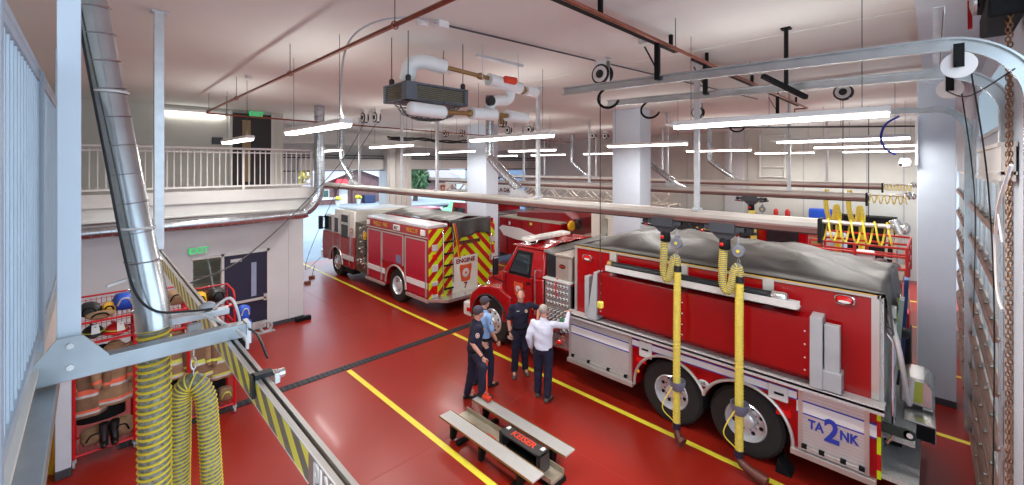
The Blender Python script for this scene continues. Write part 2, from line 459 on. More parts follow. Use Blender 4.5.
MB().box(2.36, 2.42, 12.86, 12.92, 0, 2.16).box(3.4, 3.46, 12.86, 12.92, 0, 2.16).box(1.75, 3.46, 12.86, 12.92, 2.1, 2.16).build('frame', M_cream, nd)
def exit_sign(label, x, y, z):
    t = thing('exit_sign', label, 'exit sign', (x, y, z), group=None)
    MB().box(x-.17, x+.17, y-.05, y, z-.1, z+.1).build('housing', M_white, t, bevel=.01)
    MB().box(x-.155, x+.155, y-.056, y-.05, z-.085, z+.085).build('face', mat('sign_face', (176, 190, 184), .5), t)
    text('EXIT', .2, (x, y-.058, z), REAR, M_green, t, off=.004)
    return t
exit_sign('lit green EXIT sign above the mezzanine door near the ceiling', 3.56, 14.6, 6.0-.06+.05)
exit_sign('lit green EXIT sign on the lower wall beside the duct', 1.88, 12.88, 2.33)
es = thing('exit_sign', 'small lit green EXIT sign on the far side wall seen beside the middle column', 'exit sign', (22.25, 11.5, 2.5))
MB().box(22.2, 22.3, 11.32, 11.68, 2.4, 2.6).build('housing', M_white, es)
text('EXIT', .2, (22.19, 11.5, 2.5), SIDE, M_green, es, off=.006)
tag(MB().box(2.46, 2.72, 14.64, 14.7, 5.05, 5.25).build('wall_speaker', M_grey, bevel=.01), 'small grey box on the mezzanine wall left of the black door', 'wall box')
b = thing('wall_lamp', 'long white strip lamp on the mezzanine wall under the ceiling', 'lamp', (2.05, 14.66, 5.88))
MB().box(1.35, 2.78, 14.6, 14.7, 5.92, 6.0).build('housing', M_white, b)
MB().box(1.37, 2.76, 14.58, 14.68, 5.8, 5.92).build('diffuser', mat('wall_lamp_diffuser', (255, 252, 246), .5, vary=0, emit=4), b, bevel=.02)

# ---- sectional doors on the camera side (seen at a grazing angle)
def sec_door(name, x0, x1):
    t = thing(name, None, None, ((x0+x1)/2, -.5, 0)); t['kind'] = 'structure'
    nsec = 8; hh = 4.3/nsec
    fr = MB(); gl = MB(); ra = MB(); st_ = MB(); nw = 5; ww = (x1-x0)/nw
    for k in range(nsec):
        z = k*hh
        fr.box(x0, x1, -.53, -.49, z, z+.06).box(x0, x1, -.53, -.49, z+hh-.06, z+hh)
        for j in range(nw+1): fr.box(x0+j*ww-.035, x0+j*ww+.035, -.53, -.49, z+.06, z+hh-.06)
        gl.box(x0, x1, -.515, -.505, z+.06, z+hh-.06)
        ra.box(x0+.02, x1-.02, -.49, -.425, z+.0, z+.035); ra.box(x0+.02, x1-.02, -.43, -.42, z, z+.075)
        for j in range(nw+1):
            st_.box(x0+j*ww-.03, x0+j*ww+.03, -.49, -.475, z-.05, z+.11); st_.tube([(x0+j*ww, -.475, z+.05), (x0+j*ww, -.45, z+.05)], .022, 8)
    fr.build('frame', M_alum, t); gl.build('pane', mat('door_blue_glass', (152, 172, 190), .15, vary=.3, scale=2, emit=.25), t)  # pane material glows to stand in for daylight behind the glass
    ra.build('strut', M_brown, t); st_.build('hinge', M_steel, t)
sec_door('door_3', 6.32, 10.28)
sec_door('door_5', 12.22, 16.18)
w = MB(); w.box(5.9, 8.6, -.53, -.44, 4.3, 4.62); w.box(5.9, 8.6, -.54, -.42, 4.62, 4.66); w.box(5.9, 8.6, -.54, -.42, 4.36, 4.39)
struct('trim_12', w, M_cream)
# upper wall window, sky light put into its pane as emission
wi = struct('window_1', MB().box(6.5, 10.1, -.56, -.53, 4.85, 5.6), M_cream)
MB().box(6.56, 10.04, -.545, -.52, 4.9, 5.55).build('pane', mat('blue_sky_pane', (170, 205, 226), .3, vary=0, emit=.35), wi)

# ================================================================== CEILING LIGHTS
def make_light(L=2.12):
    t = thing('strip_light', '', 'ceiling light', group='suspended strip lights')
    g = MB(); g.prism([(-.07, .05), (.07, .05), (.09, 0), (.075, -.01), (-.075, -.01), (-.09, 0)], 'Y', -L/2, L/2)
    g.box(-.03, .03, L/2, L/2+.12, 0, .03)
    g.build('housing', M_white, t, local=True)
    g = MB(); g.prism([(-.068, -.01), (-.055, -.05), (.055, -.05), (.068, -.01)], 'Y', -L/2+.01, L/2-.01)
    g.build('diffuser', M_lens, t, local=True)
    g = MB()
    for y in (-L*.4, L*.4): g.tube([(0, y, .05), (0, y, 1.13)], .004, 5)
    g.build('suspension_wire', M_grey, t, local=True)
    ld = bpy.data.lights.new('strip_glow', 'AREA'); ld.shape = 'RECTANGLE'; ld.size = .14; ld.size_y = L; ld.energy = 54; ld.color = (1, .97, .93)
    lo = bpy.data.objects.new('strip_glow', ld); C.objects.link(lo); lo.parent = t; lo.location = (0, 0, -.065)
    lu = bpy.data.lights.new('added_ceiling_fill', 'AREA'); lu.shape = 'RECTANGLE'; lu.size = .1; lu.size_y = L; lu.energy = 8; lu.color = (1, .98, .95)  # upward fill lamp added above each housing to brighten the ceiling
    lv = bpy.data.objects.new('added_ceiling_fill', lu); C.objects.link(lv); lv.parent = t; lv.location = (0, 0, .07); lv.rotation_euler = (PI, 0, 0)
    return t
lights = [(2.22, 6.15, 'strip light beneath the sprinkler pipe at upper left, beside the dangling cord'),
 (2.15, 10.3, 'small strip light hanging in front of the mezzanine door'),
 (5.45, 1.35, 'largest strip light at upper right, above the tanker, below the door tracks'),
 (5.5, 5.6, 'strip light just right of the ceiling heater, above the vent pipe elbow'),
 (5.67, 10.3, 'strip light above the parked engine in front of the front door header'),
 (5.9, 15.1, 'short strip light seen beside the vertical galvanised duct near the mezzanine corner'),
 (10.6, 1.35, 'second longest strip light at right, directly below the third door track'),
 (9.9, 5.15, 'strip light crossing the face of the middle white column'),
 (10.85, 9.9, 'middle strip light of the cluster right of the heater'),
 (9.8, 12.8, 'strip light touching the far column at its left'),
 (10.85, 17.3, 'farthest strip light above the open front door with trees'),
 (14.65, 1.35, 'third of the stacked strip lights at right, just below the second longest'),
 (15.4, 5.3, 'strip light right of the middle column, crossing the tall vent post'),
 (15.9, 10.2, 'short strip light just left of the middle column'),
 (16.0, 13.5, 'lowest strip light of the cluster right of the heater'),
 (16.0, 16.7, 'strip light behind the far column on its right'),
 (20.4, 1.4, 'lowest strip light at right, in front of the far side wall'),
 (20.4, 4.4, 'faint strip light on the far side, left of the lowest one at right')]
L0 = make_light()
for i, (x, y, lab) in enumerate(lights):
    o = L0 if i == 0 else copy_tree(L0)
    o.location = (x, y, 4.97 if x < 15 else (4.97 if y > 4 else 4.97)); o['label'] = lab

# ================================================================== SPRINKLER PIPES, CONDUITS, CHANNELS
def pipe_thing(name, label, cat, path, r, m, drops=(), ztop=6.1, loc=None):
    p = [Vector(q) for q in path]; t = thing(name, label, cat, tuple(loc or p[0]))
    MB().tube(path, r, 8).build('pipe', m, t, smooth=True)
    if drops:
        g = MB(); k = MB()
        for d in drops:
            g.tube([d, (d[0], d[1], ztop)], .005, 5)
            k.tube([(d[0]-r*1.5*math.cos(a), d[1], d[2]+r*1.6*math.sin(a)) for a in [i*PI/6 for i in range(13)]], .006, 5)
        g.build('hanger_rod', M_grey, t); k.build('hanger_ring', M_copper, t)
    return t
pipe_thing('sprinkler_pipe', 'copper brown sprinkler pipe running diagonally across the upper left ceiling', 'pipe',
  [(1.92, -.4, 5.7), (1.92, 12.0, 5.7)], .022, M_copper, [(1.92, y, 5.7) for y in (3.4, 6.2, 9.2, 11.8)])
pipe_thing('sprinkler_pipe', 'thin copper brown sprinkler pipe crossing left to right behind the heater', 'pipe',
  [(1.9, 12.0, 5.66), (16, 12.0, 5.5)], .02, M_copper, [(x, 12.0, 5.66-(x-1.9)*.0113) for x in (2.3, 5.7, 7.4, 9.2, 12.6)])
pipe_thing('sprinkler_pipe', 'copper brown pipe beneath the long black ceiling channel', 'pipe',
  [(2.6, 2.05, 5.76), (11.7, 2.05, 5.76), (11.7, 2.3, 5.76), (11.7, 2.3, 5.6), (12.4, 2.3, 5.6)], .02, M_copper, [(x, 2.05, 5.76) for x in (4.65, 7.4, 10)])
t = thing('ceiling_channel', 'long black steel channel fixed under the ceiling carrying the door track posts', 'ceiling channel', (5, 2.35, 5.95))
MB().box(2.6, 5.35, 2.32, 2.38, 5.9, 5.96).box(5.9, 12.3, 2.32, 2.38, 5.9, 5.96).build('channel', M_black, t)
g = MB()
for x in (3.6, 5.2, 6.4, 8.6, 10.4, 12.1): g.box(x-.02, x+.02, 2.33, 2.37, 5.95, 6.1)
g.build('bracket', M_black, t)
pipe_thing('conduit', 'grey electrical conduit running along the ceiling to the cord reel', 'conduit', [(2.85, 4.0, 6.07), (11.6, 3.05, 6.07)], .012, M_grey)
pipe_thing('conduit', 'grey electrical conduit pair beside the black ceiling channel', 'conduit', [(2.7, 2.6, 6.07), (4.9, 2.6, 6.07), (5.1, 2.6, 6.07)], .014, M_lgrey)
pipe_thing('conduit', 'thin grey conduit arched down from the ceiling box toward the upper left strip light', 'conduit',
  smoothpath([(2.85, 4.0, 6.07), (2.45, 4.0, 6.05), (2.1, 4.25, 5.95), (1.95, 4.5, 5.7), (2.15, 5.1, 5.2), (2.25, 5.25, 5.03)]), .011, M_lgrey)
t = thing('junction_box', 'small white junction box on the ceiling at the bend of the conduit', 'junction box', (2.85, 4, 6.05))
MB().box(2.78, 2.92, 3.94, 4.06, 6.02, 6.1).build('box', M_white, t, bevel=.005); MB().lathe([(.06, 6.03), (.07, 6.1)], (2.68, 4.12, 0)).build('detector', M_white, t, smooth=True)
tag(MB().box(4.98, 5.12, 2.55, 2.68, 6.0, 6.1).build('junction_box', M_silver, bevel=.008), 'pale junction box at the end of the conduit by the black channel', 'junction box')
# black drop post with crossbar
t = thing('drop_post', 'black steel post with a short slanted crossbar hanging from the ceiling right of centre', 'ceiling post', (5.92, 1.25, 6.1))
MB().box(5.9, 5.94, 1.23, 1.27, 5.35, 6.1).box(5.87, 5.97, 1.2, 1.3, 6.08, 6.1).build('post', M_black, t)
MB().bar((5.6, 1.42, 5.5), (6.2, 1.1, 5.28), .05).build('crossbar', M_black, t)
pipe_thing('conduit', 'grey conduit run with small boxes in front of the far side wall', 'conduit', [(10.0, 3.6, 5.3), (13.5, .3, 5.35)], .02, M_grey, [(11, 2.66, 5.33), (12.2, 1.5, 5.34)])
# sprinkler-like ceiling detectors
for x, y, lab in ((2.05, 8.9, 'round white ceiling detector left of the upper left strip light'), (4.5, 6.0, 'round white ceiling detector right of the heater')):
    tag(MB().lathe([(.05, 6.04), (.06, 6.1)], (x, y, 0)).build('ceiling_detector', M_white, smooth=True), lab, 'detector')

# ================================================================== DOOR TRACKS
def door_track(x, yend, label, sgn=1, R=.42):
    t = thing('door_track', label, 'door track', (x, 0, 5.4))
    path = [(x, yend, 5.41+yend*.026)]
    yc = .0 if R < .45 else -.02
    for k in range(13):
        a = k/12*PI/2; path.append((x, yc-R*math.sin(a), 5.41-R+R*math.cos(a)))
    path.append((x, yc-R, .02))
    F = frames(path)
    g = MB()
    prof = [(-.03, .025), (.03, .025), (.03, -.025), (.022, -.025), (.022, .017), (-.022, .017), (-.022, -.025), (-.03, -.025)]
    b = 0
    for p, T, N, B in F:
        # plane normal kept in YZ
        n_ = Vector((0, -T.z, T.y)) if abs(T.y)+abs(T.z) > 0 else Vector((0, 0, 1))
        g.av([p + n_*(-a*1.75) + Vector((1, 0, 0))*sgn*c for a, c in prof])
    n = len(prof)
    for k in range(len(F)-1): g.af([(k*n+i, k*n+(i+1)%n, (k+1)*n+(i+1)%n, (k+1)*n+i) for i in range(n)])
    g.af([tuple(range(n)), tuple((len(F)-1)*n+i for i in range(n))])
    g.build('track', M_track, t)
    if yend > 2.3:
        g = MB(); g.box(x-.035, x+.005, 2.3, 2.36, 5.47, 5.92); g.bar((x, 2.5, 5.9), (x, 2.32, 5.55), .04, .008); g.build('hanger_post', M_black, t)
        g = MB(); g.tube([(x, yend*.8+.16*math.sin(a), 5.46-.13-.13*math.cos(a)) for a in [i*PI/9-1.2 for i in range(12)]], .018, 8); g.build('bumper_spring', M_black, t, smooth=True)
    return t
door_track(4.8, 3.76, 'upper galvanised door track ending at a black spring, curving down at the right edge', R=.5)
door_track(6.3, 3.98, 'middle galvanised door track just below the upper one, curving down past the white discs', R=.5)
door_track(10.3, 3.9, 'lowest galvanised door track passing in front of the right hand column')
# jamb angles
for x, lab in ((6.36, 'perforated galvanised door jamb angle near the chains'), (10.24, 'perforated galvanised door jamb angle beside the right hand column')):
    g = MB(); g.box(x-.04, x+.04, -.5, -.46, 0, 5.2)
    tag(g.build('jamb_angle', M_galv), lab, 'door jamb')
# cable drums (white discs)
def disc(x, y, z, r, label):
    t = thing('cable_drum', label, 'cable drum', (x, y, z))
    MB().lathe([(r, -.012), (r, -.004), (r*.9, 0), (r, .004), (r, .012)], (x, y, z), 'X', 28).build('disc', M_white, t, smooth=True)
    MB().box(x-.035, x-.02, y-.03, y+.03, z-.02, z+.16).tube([(x-.05, y, z), (x+.04, y, z)], .015).build('bracket', M_black, t)
disc(4.72, -.14, 5.22, .1, 'larger white cable disc hung under the upper door track')
disc(6.15, -.12, 5.22, .1, 'smaller white cable disc just below and left of the larger one')
# operator: angle, motor, chains
t = thing('door_operator', 'black door operator with springs and red lever at the top right corner', 'door motor', (5.3, -.4, 5.6))
MB().box(4.95, 5.75, -.5, -.3, 5.6, 5.78).box(5.0, 5.6, -.5, -.27, 5.78, 5.95).build('motor_housing', M_black, t, bevel=.02)
MB().lathe([(.05, 0), (.12, .01), (.12, .03), (.05, .05)], (5.3, -.27, 5.84), 'Y', 20).tube([(5.05, -.25, 5.8), (5.2, -.25, 5.9), (5.35, -.25, 5.78), (5.55, -.25, 5.88)], .012).build('pulley', M_steel, t, smooth=True)
MB().bar((5.75, -.24, 5.98), (5.7, -.24, 5.7), .03).build('lever', M_redrack, t)
t = thing('angle_iron', 'perforated galvanised angle iron running under the black door operator', 'angle iron', (5, 0, 5.5))
g = MB(); g.box(4.2, 6.5, -.06, -.055, 5.5, 5.56).box(4.2, 6.5, -.06, .0, 5.555, 5.56); g.mi(1)
for k in range(22): g.box(4.25+k*.1, 4.28+k*.1, -.053, -.05, 5.52, 5.54)
g.build('angle', [M_galv, M_black], t)
def chain(x, y, z0, z1, label):
    g = MB(); z = z1; k = 0
    while z > z0:
        pts = []
        for i in range(9):
            a = 2*PI*i/8; u = .012*math.cos(a); v = .024*math.sin(a)
            pts.append((x+(u if k%2 else 0), y+(0 if k%2 else u), z+v))
        g.tube(pts, .0045, 4, cap=False); z -= .038; k += 1
    tag(g.build('hoist_chain', M_chain, smooth=True), label, 'chain', 'door hoist chains')
chain(5.15, -.42, .9, 5.6, 'left strand of the brassy hoist chain hanging at the right edge')
chain(4.98, -.42, .9, 5.6, 'right strand of the brassy hoist chain hanging at the right edge')
def cord(name, label, path, r=.006, m=None, cat='cord', k=8):
    return tag(MB().tube(smoothpath(path, k), r, 6).build(name, m or M_wirecord, smooth=True), label, cat)
cord('lift_cable', 'thin dark cable from the larger white disc down the door jamb', [(4.72, -.2, 5.2), (5.4, -.33, 4.3), (6.2, -.42, 3.0), (6.35, -.42, 1.0)])
cord('lift_cable', 'thin dark cable from the smaller white disc down beside the track', [(6.15, -.2, 5.2), (7.6, -.36, 4.0), (9.2, -.42, 2.2)])
cord('lift_cable', 'thin cable curving from the white disc to the right edge', [(6.15, -.1, 5.2), (5.4, -.22, 5.05), (4.75, -.42, 5.15)])
cord('white_cord', 'white cord tied in a bundle around the hoist chain', [(4.95, -.4, 4.35), (5.2, -.38, 4.15), (5.5, -.38, 3.8), (5.35, -.38, 3.4), (5.1, -.39, 3.3)], .012, M_white)
cord('white_cord', 'loose white cord end wrapped across the hoist chain', [(4.7, -.4, 4.45), (5.0, -.37, 4.18), (5.25, -.38, 4.05), (4.95, -.38, 3.85)], .012, M_white)
# door control box
tag(MB().box(5.0, 5.3, -.54, -.42, 1.35, 1.75).build('control_box', M_black, bevel=.01), 'black control box low beside the hoist chain at the right edge', 'control box')
cord('air_hose', 'blue hose loop hanging beside the right hand column', [(10.6, .45, 5.35), (10.4, .62, 5.2), (10.3, .68, 4.95), (10.4, .62, 4.75), (10.6, .5, 4.65)], .02, M_bluecord)
t = thing('dome_camera', 'small white dome camera on the left side of the right hand column', 'camera', (11.1, .35, 4.5))
MB().box(11.05, 11.14, .2, .24, 4.45, 5.3).lathe([(.01, -.1), (.09, -.08), (.1, 0), (.07, .08)], (11.1, .38, 4.5)).build('housing', M_white, t, smooth=True)
MB().ell((11.06, .42, 4.46), (.05, .05, .05)).build('lens', M_dark, t, smooth=True)

# ================================================================== CORD REELS
def make_reel():
    t = thing('cord_reel', '', 'cord reel', group='ceiling cord reels')
    MB().box(-.06, .06, -.1, .1, .06, .25).box(-.1, .1, -.1, .1, .22, .25).build('bracket', M_white, t, local=True)
    MB().lathe([(.13, -.07), (.155, -.065), (.155, -.05), (.1, -.045), (.1, .045), (.155, .05), (.155, .065), (.13, .07)], (0, 0, 0), 'X', 24).build('drum', M_dark, t, smooth=True, local=True)
    MB().lathe([(.125, -.074), (.12, -.078), (.07, -.078), (.07, -.06)], (0, 0, 0), 'X', 24).box(-.05, .07, -.1, -.07, -.12, .2).build('guide_ring', M_white, t, smooth=30, local=True)
    MB().lathe([(.04, -.1), (.065, -.085), (.065, -.06)], (0, 0, 0), 'X', 16).build('hub', M_dark, t, smooth=True, local=True)
    return t
R0 = make_reel()
reels = [(5.6, 3.62, 'white and black cord reel on the ceiling above the left door track ends', 2.35),
 (10.25, 1.22, 'cord reel on the ceiling just above the largest strip light at right', 2.6),
 (5.75, 11.95, 'left reel of the pair above the parked engine', 0), (5.95, 11.6, 'right reel of the pair above the parked engine', 0),
 (9.65, 10.1, 'cord reel left of the middle column, nearest of the three there', 0),
 (11.9, 12.1, 'left reel of the pair behind the strip light right of the heater', 0), (12.3, 11.3, 'right reel of the pair behind the strip light right of the heater', 0),
 (17.0, 11.5, 'left reel of the small far pair left of the middle column', 0), (17.6, 11.2, 'right reel of the small far pair left of the middle column', 0),
 (11.5, 4.45, 'cord reel behind the tall post at the end of the largest strip light', 0), (11.2, 15.4, 'left reel of the far pair at the far column', 0), (11.5, 14.6, 'right reel of the far pair at the far column', 0)]
for i, (x, y, lab, dz) in enumerate(reels):
    o = R0 if i == 0 else copy_tree(R0)
    o.location = (x, y, 5.85); o['label'] = lab
    if dz:
        c = thing('power_cable', 'thin black drop cord with a plug hanging below the reel ' + ('before the tanker' if i == 0 else 'before the far wall'), 'cord', (x-.06, y, dz))
        MB().tube([(x-.06, y, 5.75), (x-.06, y, dz)], .007, 6).build('cable', M_wirecord, c)
        MB().box(x-.1, x-.02, y-.04, y+.04, dz-.1, dz).build('plug', mat('yellow_plug', (236, 220, 90), .5), c, bevel=.015)
cord('power_cable', 'long black cord sagging from the reel pair toward the hazard striped rail', [(5.75, 11.9, 5.75), (4.2, 9.8, 4.6), (2.6, 8.0, 3.65), (1.4, 6.3, 3.25), (.56, 4.6, 3.4)], .008)
cord('power_cable', 'second black cord sagging from the reel pair down to the floor by the engine', [(5.95, 11.5, 5.75), (5.4, 12.2, 4.4), (4.9, 13.5, 2.2), (5.3, 15.5, .8), (6.6, 17.6, .7)], .008)
cord('power_cable', 'thin cord hanging straight down in front of the far wall between the two long rails', [(14.5, 1.2, 6.0), (14.5, 1.2, 3.0)], .01)

# ================================================================== HEATER
t = thing('unit_heater', 'dark grey ceiling hung unit heater with white insulated pipes', 'heater', (3.2, 4.8, 5.5))
g = MB(); g.box(3.59, 3.65, 4.5, 5.05, 5.26, 5.47).box(2.7, 3.65, 4.5, 5.05, 5.45, 5.475).box(2.7, 3.65, 4.5, 5.05, 5.25, 5.275).box(2.69, 2.84, 4.49, 4.6, 5.25, 5.475).box(2.69, 2.76, 5.0, 5.06, 5.25, 5.475)
g.build('casing', mat('heater_casing', (92, 94, 102), .6), t)
MB().box(2.74, 3.58, 4.56, 5.0, 5.28, 5.45).build('coil', mat('coil_brown', (110, 98, 82), .6, .2), t)
g = MB()
for k in range(7): g.box(2.84, 3.59, 4.52, 4.55, 5.285+k*.024, 5.292+k*.024)
for k in range(7): g.box(2.70, 2.73, 4.6, 5.0, 5.285+k*.024, 5.292+k*.024)
for k in range(5): g.box(2.9+k*.16, 2.905+k*.16, 4.515, 4.525, 5.275, 5.45)
g.build('louvre', mat('louvre_grey_brown', (150, 140, 122), .4, .3), t)
g = MB()
for k in range(7):
    r = .12+k*.055
    g.tube([(3.15+r*math.cos(a), 4.72+r*.8*math.sin(a), 5.04+.18*(k/6)**2) for a in [i*PI/12 for i in range(25)]], .006, 5, cap=False)
for i in range(12):
    a = i*PI/6; g.tube([(3.15+.1*math.cos(a), 4.72+.08*math.sin(a), 5.04), (3.15+.34*math.cos(a), 4.72+.27*math.sin(a), 5.1), (3.15+.45*math.cos(a), 4.72+.36*math.sin(a), 5.25)], .006, 5)
g.build('fan_guard', M_grey, t, smooth=True)
MB().lathe([(.1, 5.13), (.12, 5.25)], (3.15, 4.78, 0)).build('fan_motor', M_dark, t, smooth=True)
g = MB()
for x, y in ((2.75, 4.95), (3.6, 4.55), (3.6, 5.0), (2.75, 4.55)): g.tube([(x, y, 5.46), (x, y, 6.1)], .006, 5); g.lathe([(.03, 5.47), (.035, 5.54), (.02, 5.56)], (x, y, 0), n=10)
g.build('hanger_rod', M_dark, t)
t = thing('heating_pipes', 'white insulated heating pipes with brass fittings beside the unit heater', 'pipes', (4, 4.5, 5.6))
g = MB()
def arc(c, r, a0, a1, ax, n=7):
    return [tuple(Vector(c)+Vector({'XZ': (r*math.cos(a), 0, r*math.sin(a)), 'XY': (r*math.cos(a), r*math.sin(a), 0)}[ax])) for a in [a0+(a1-a0)*i/n for i in range(n+1)]]
g.tube([(2.85, 4.75, 5.53)] + [tuple(p) for p in smoothpath([(2.85, 4.72, 5.6), (2.86, 4.66, 5.72), (3.0, 4.6, 5.77), (3.3, 4.55, 5.74)], 4)], .095, 14)
g.tube([(3.98, 4.45, 5.66), (4.62, 4.45, 5.62)], .09, 14); g.tube([(4.75, 4.45, 5.6), (4.9, 4.45, 5.6)], .075, 14); g.ell((4.95, 4.45, 5.6), (.09, .09, .09))
g.tube([(2.72, 4.42, 5.13), (3.15, 4.4, 5.12)], .085, 14); g.ell((2.72, 4.42, 5.13), (.06, .085, .085)); g.ell((3.15, 4.4, 5.12), (.06, .085, .085))
g.tube([(3.65, 4.43, 5.15), (4.1, 4.45, 5.17)], .085, 14); g.tube([(4.35, 4.45, 5.18), (4.75, 4.5, 5.18)], .085, 14); g.ell((4.78, 4.5, 5.18), (.08, .085, .085))
g.tube([tuple(p) for p in smoothpath([(4.45, 4.5, 5.62), (4.48, 4.52, 5.5), (4.4, 4.52, 5.42), (4.15, 4.52, 5.38), (4.05, 4.52, 5.25), (4.03, 4.52, 5.15)], 4)], .075, 12)
g.build('insulation', M_insul, t, smooth=True)
g = MB(); g.tube([(3.3, 4.55, 5.74), (3.98, 4.45, 5.68)], .03, 10); g.tube([(3.15, 4.4, 5.12), (3.65, 4.43, 5.15)], .03, 10); g.ell((3.85, 4.47, 5.69), (.07, .05, .05)); g.ell((3.62, 4.43, 5.15), (.05, .05, .05))
g.tube([(4.62, 4.45, 5.62), (4.78, 4.45, 5.6)], .035, 10); g.ell((4.68, 4.45, 5.6), (.06, .06, .07)); g.tube([(4.1, 4.45, 5.17), (4.36, 4.45, 5.18)], .035, 10); g.tube([(4.18, 4.4, 5.05), (4.24, 4.45, 5.2)], .03)
g.build('fitting', M_brass, t, smooth=True)
MB().lathe([(.05, -.1), (.055, .1)], (4.3, 4.34, 5.68), 'X').build('actuator', M_orange, t, smooth=True)
MB().lathe([(.07, 0), (.07, .06)], (4.0, 4.4, 5.36), 'Y').build('gauge', M_dark, t, smooth=True)
t = thing('ceiling_strut', 'galvanised strut channel fixed to the ceiling over the heating pipes', 'strut', (4, 4.3, 6.05))
MB().box(3.7, 4.6, 4.35, 4.4, 5.92, 5.96).tube([(3.8, 4.37, 5.6), (3.8, 4.37, 6.1)], .006).tube([(4.5, 4.37, 5.6), (4.5, 4.37, 6.1)], .006).build('channel', M_galv, t)

# ================================================================== EXHAUST RAILS
def hose(name, parent, path, r, pitch, rib, mats, k=6, n=14, local=False):
    p = smoothpath(path, k); g = MB(); g.tube(p, r*.96, n); g.mi(1); g.helix(p, r, pitch, rib, 4, 16)
    return g.build(name, mats, parent, smooth=True, local=local)
def exhaust_rail(x, y0, y1, zt, label, posts, ducts, pitch=.06):
    t = thing('exhaust_rail', label, 'exhaust rail', (x, (y0+y1)/2, zt-.1))
    z = zt
    prof = [(x-.075, z-.13), (x-.095, z-.1), (x-.095, z-.05), (x-.05, z), (x+.05, z), (x+.095, z-.05), (x+.095, z-.1), (x+.075, z-.13)]
    MB().prism(prof, 'Y', y0, y1).build('duct_profile', M_alum2, t, smooth=30)
    MB().box(x-.07, x-.01, y0, y1, z-.19, z-.13).box(x+.01, x+.07, y0, y1, z-.19, z-.13).build('rubber_lip', mat('reddish_seal', (112, 76, 70), .4, .3), t)
    MB().box(x-.075, x+.075, y0, y1, z-.205, z-.188).build('track', M_black, t)
    for ye in (y0, y1): MB().box(x-.11, x+.11, ye-.02, ye+.02, z-.3, z+.01).build('end_plate', M_black, t, bevel=.005)
    for y in posts:
        g = MB(); g.box(x-.035, x+.035, y-.035, y+.035, z+.0, 6.1); g.box(x-.08, x+.08, y-.08, y+.08, 6.08, 6.1); g.box(x-.09, x+.09, y-.05, y+.05, z-.01, z+.03); g.build('post', M_galv, t)
    for y in ducts:
        g = MB(); r = .1
        p = smoothpath([(x, y, 6.1), (x, y, 5.2), (x, y, 4.72), (x, y-.08, 4.58), (x, y-.5, 4.25), (x, y-.95, 3.93)], 4)
        g.tube(p, r, 14); g.helix(p, r, .11, .006); g.build('vent_duct', M_duct, t, smooth=True)
        g = MB(); g.hexa([(x-.07, y-1.35, z-.01), (x+.07, y-1.35, z-.01), (x+.07, y-.7, z-.01), (x-.07, y-.7, z-.01), (x-.09, y-1.1, z+.09), (x+.09, y-1.1, z+.09), (x+.09, y-.86, z+.24), (x-.09, y-.86, z+.24)]); g.build('inlet_boot', M_galv, t)
    # support tube beyond the end with a coiled yellow air hose
    g = MB(); g.tube([(x, y0, z-.03), (x, y0-.72, z-.03)], .028, 10); g.build('end_tube', M_alum2, t, smooth=True)
    g = MB(); g.tube([(x, y0-.76, z-.1), (x, y0-.7, z+.05)], .05, 10); g.tube([(x-.1, y0-.66, z-.02), (x+.1, y0-.78, z-.05)], .025, 8); g.ell((x, y0-.8, z-.04), (.06, .05, .07)); g.build('swivel_fitting', M_steel, t, smooth=True)
    n = int(.7/pitch)
    pth = []
    for i in range(n*14):
        a = 2*PI*i/14; s_ = i/(n*14)
        pth.append((x+.08*math.sin(a), y0-.02-s_*.68, z-.13-.14*math.cos(a)*(1 if x < 8 else .7)))
    MB().tube(pth, .011, 5).build('coiled_hose', M_yellow, t, smooth=True)
    return t
exhaust_rail(6.7, 1.03, 17.95, 3.75, 'nearest aluminium exhaust rail running the length of the bay above the tanker', [2.61, 5.92, 9.6, 11.45, 14.3], [7.45, 15.8], .105)
exhaust_rail(12.9, 1.1, 19.2, 3.79, 'middle aluminium exhaust rail with one black trolley, behind the nearest one', [2.66, 5.95, 8.9, 12.2, 15.8], [6.7], .1)
exhaust_rail(18.0, 1.15, 19.2, 3.86, 'farthest aluminium exhaust rail in front of the side wall', [2.6, 5.7, 8.5, 12.0, 15.4], [6.5, 13.5], .07)

def trolley(x, y, z, label):
    t = thing('hose_trolley', label, 'trolley', (x, y, z))
    MB().box(x-.07, x+.07, y-.28, y+.28, z-.09, z-.03).box(x-.1, x-.07, y-.16, y+.2, z-.12, z+.02).hexa([(x-.06, y-.08, z-.22), (x+.06, y-.08, z-.22), (x+.06, y+.08, z-.22), (x-.06, y+.08, z-.22), (x-.08, y-.22, z-.08), (x+.08, y-.22, z-.08), (x+.08, y+.22, z-.08), (x-.08, y+.22, z-.08)]).build('frame', M_grey, t)
    g = MB()
    for dy in (-.34, -.24, .24, .34): g.lathe([(.045, -.05), (.05, 0), (.045, .05)], (x, y+dy, z-.06), 'X', 12)
    g.bar((x, y-.2, z-.14), (x, y-.42, z-.1), .04); g.bar((x, y+.2, z-.14), (x, y+.42, z-.12), .03)
    g.build('wheel', M_dark, t, smooth=True)
    MB().lathe([(.07, z-.38), (.08, z-.36), (.075, z-.22), (.06, z-.2)], (x, y, 0), 'Z', 16).build('hose_collar', M_black, t, smooth=True)
    MB().ell((x-.08, y+.02, z-.3), (.015, .03, .03)).ell((x-.09, y+.3, z-.12), (.02, .02, .02)).build('red_knob', M_redlamp, t, smooth=True)
    return t
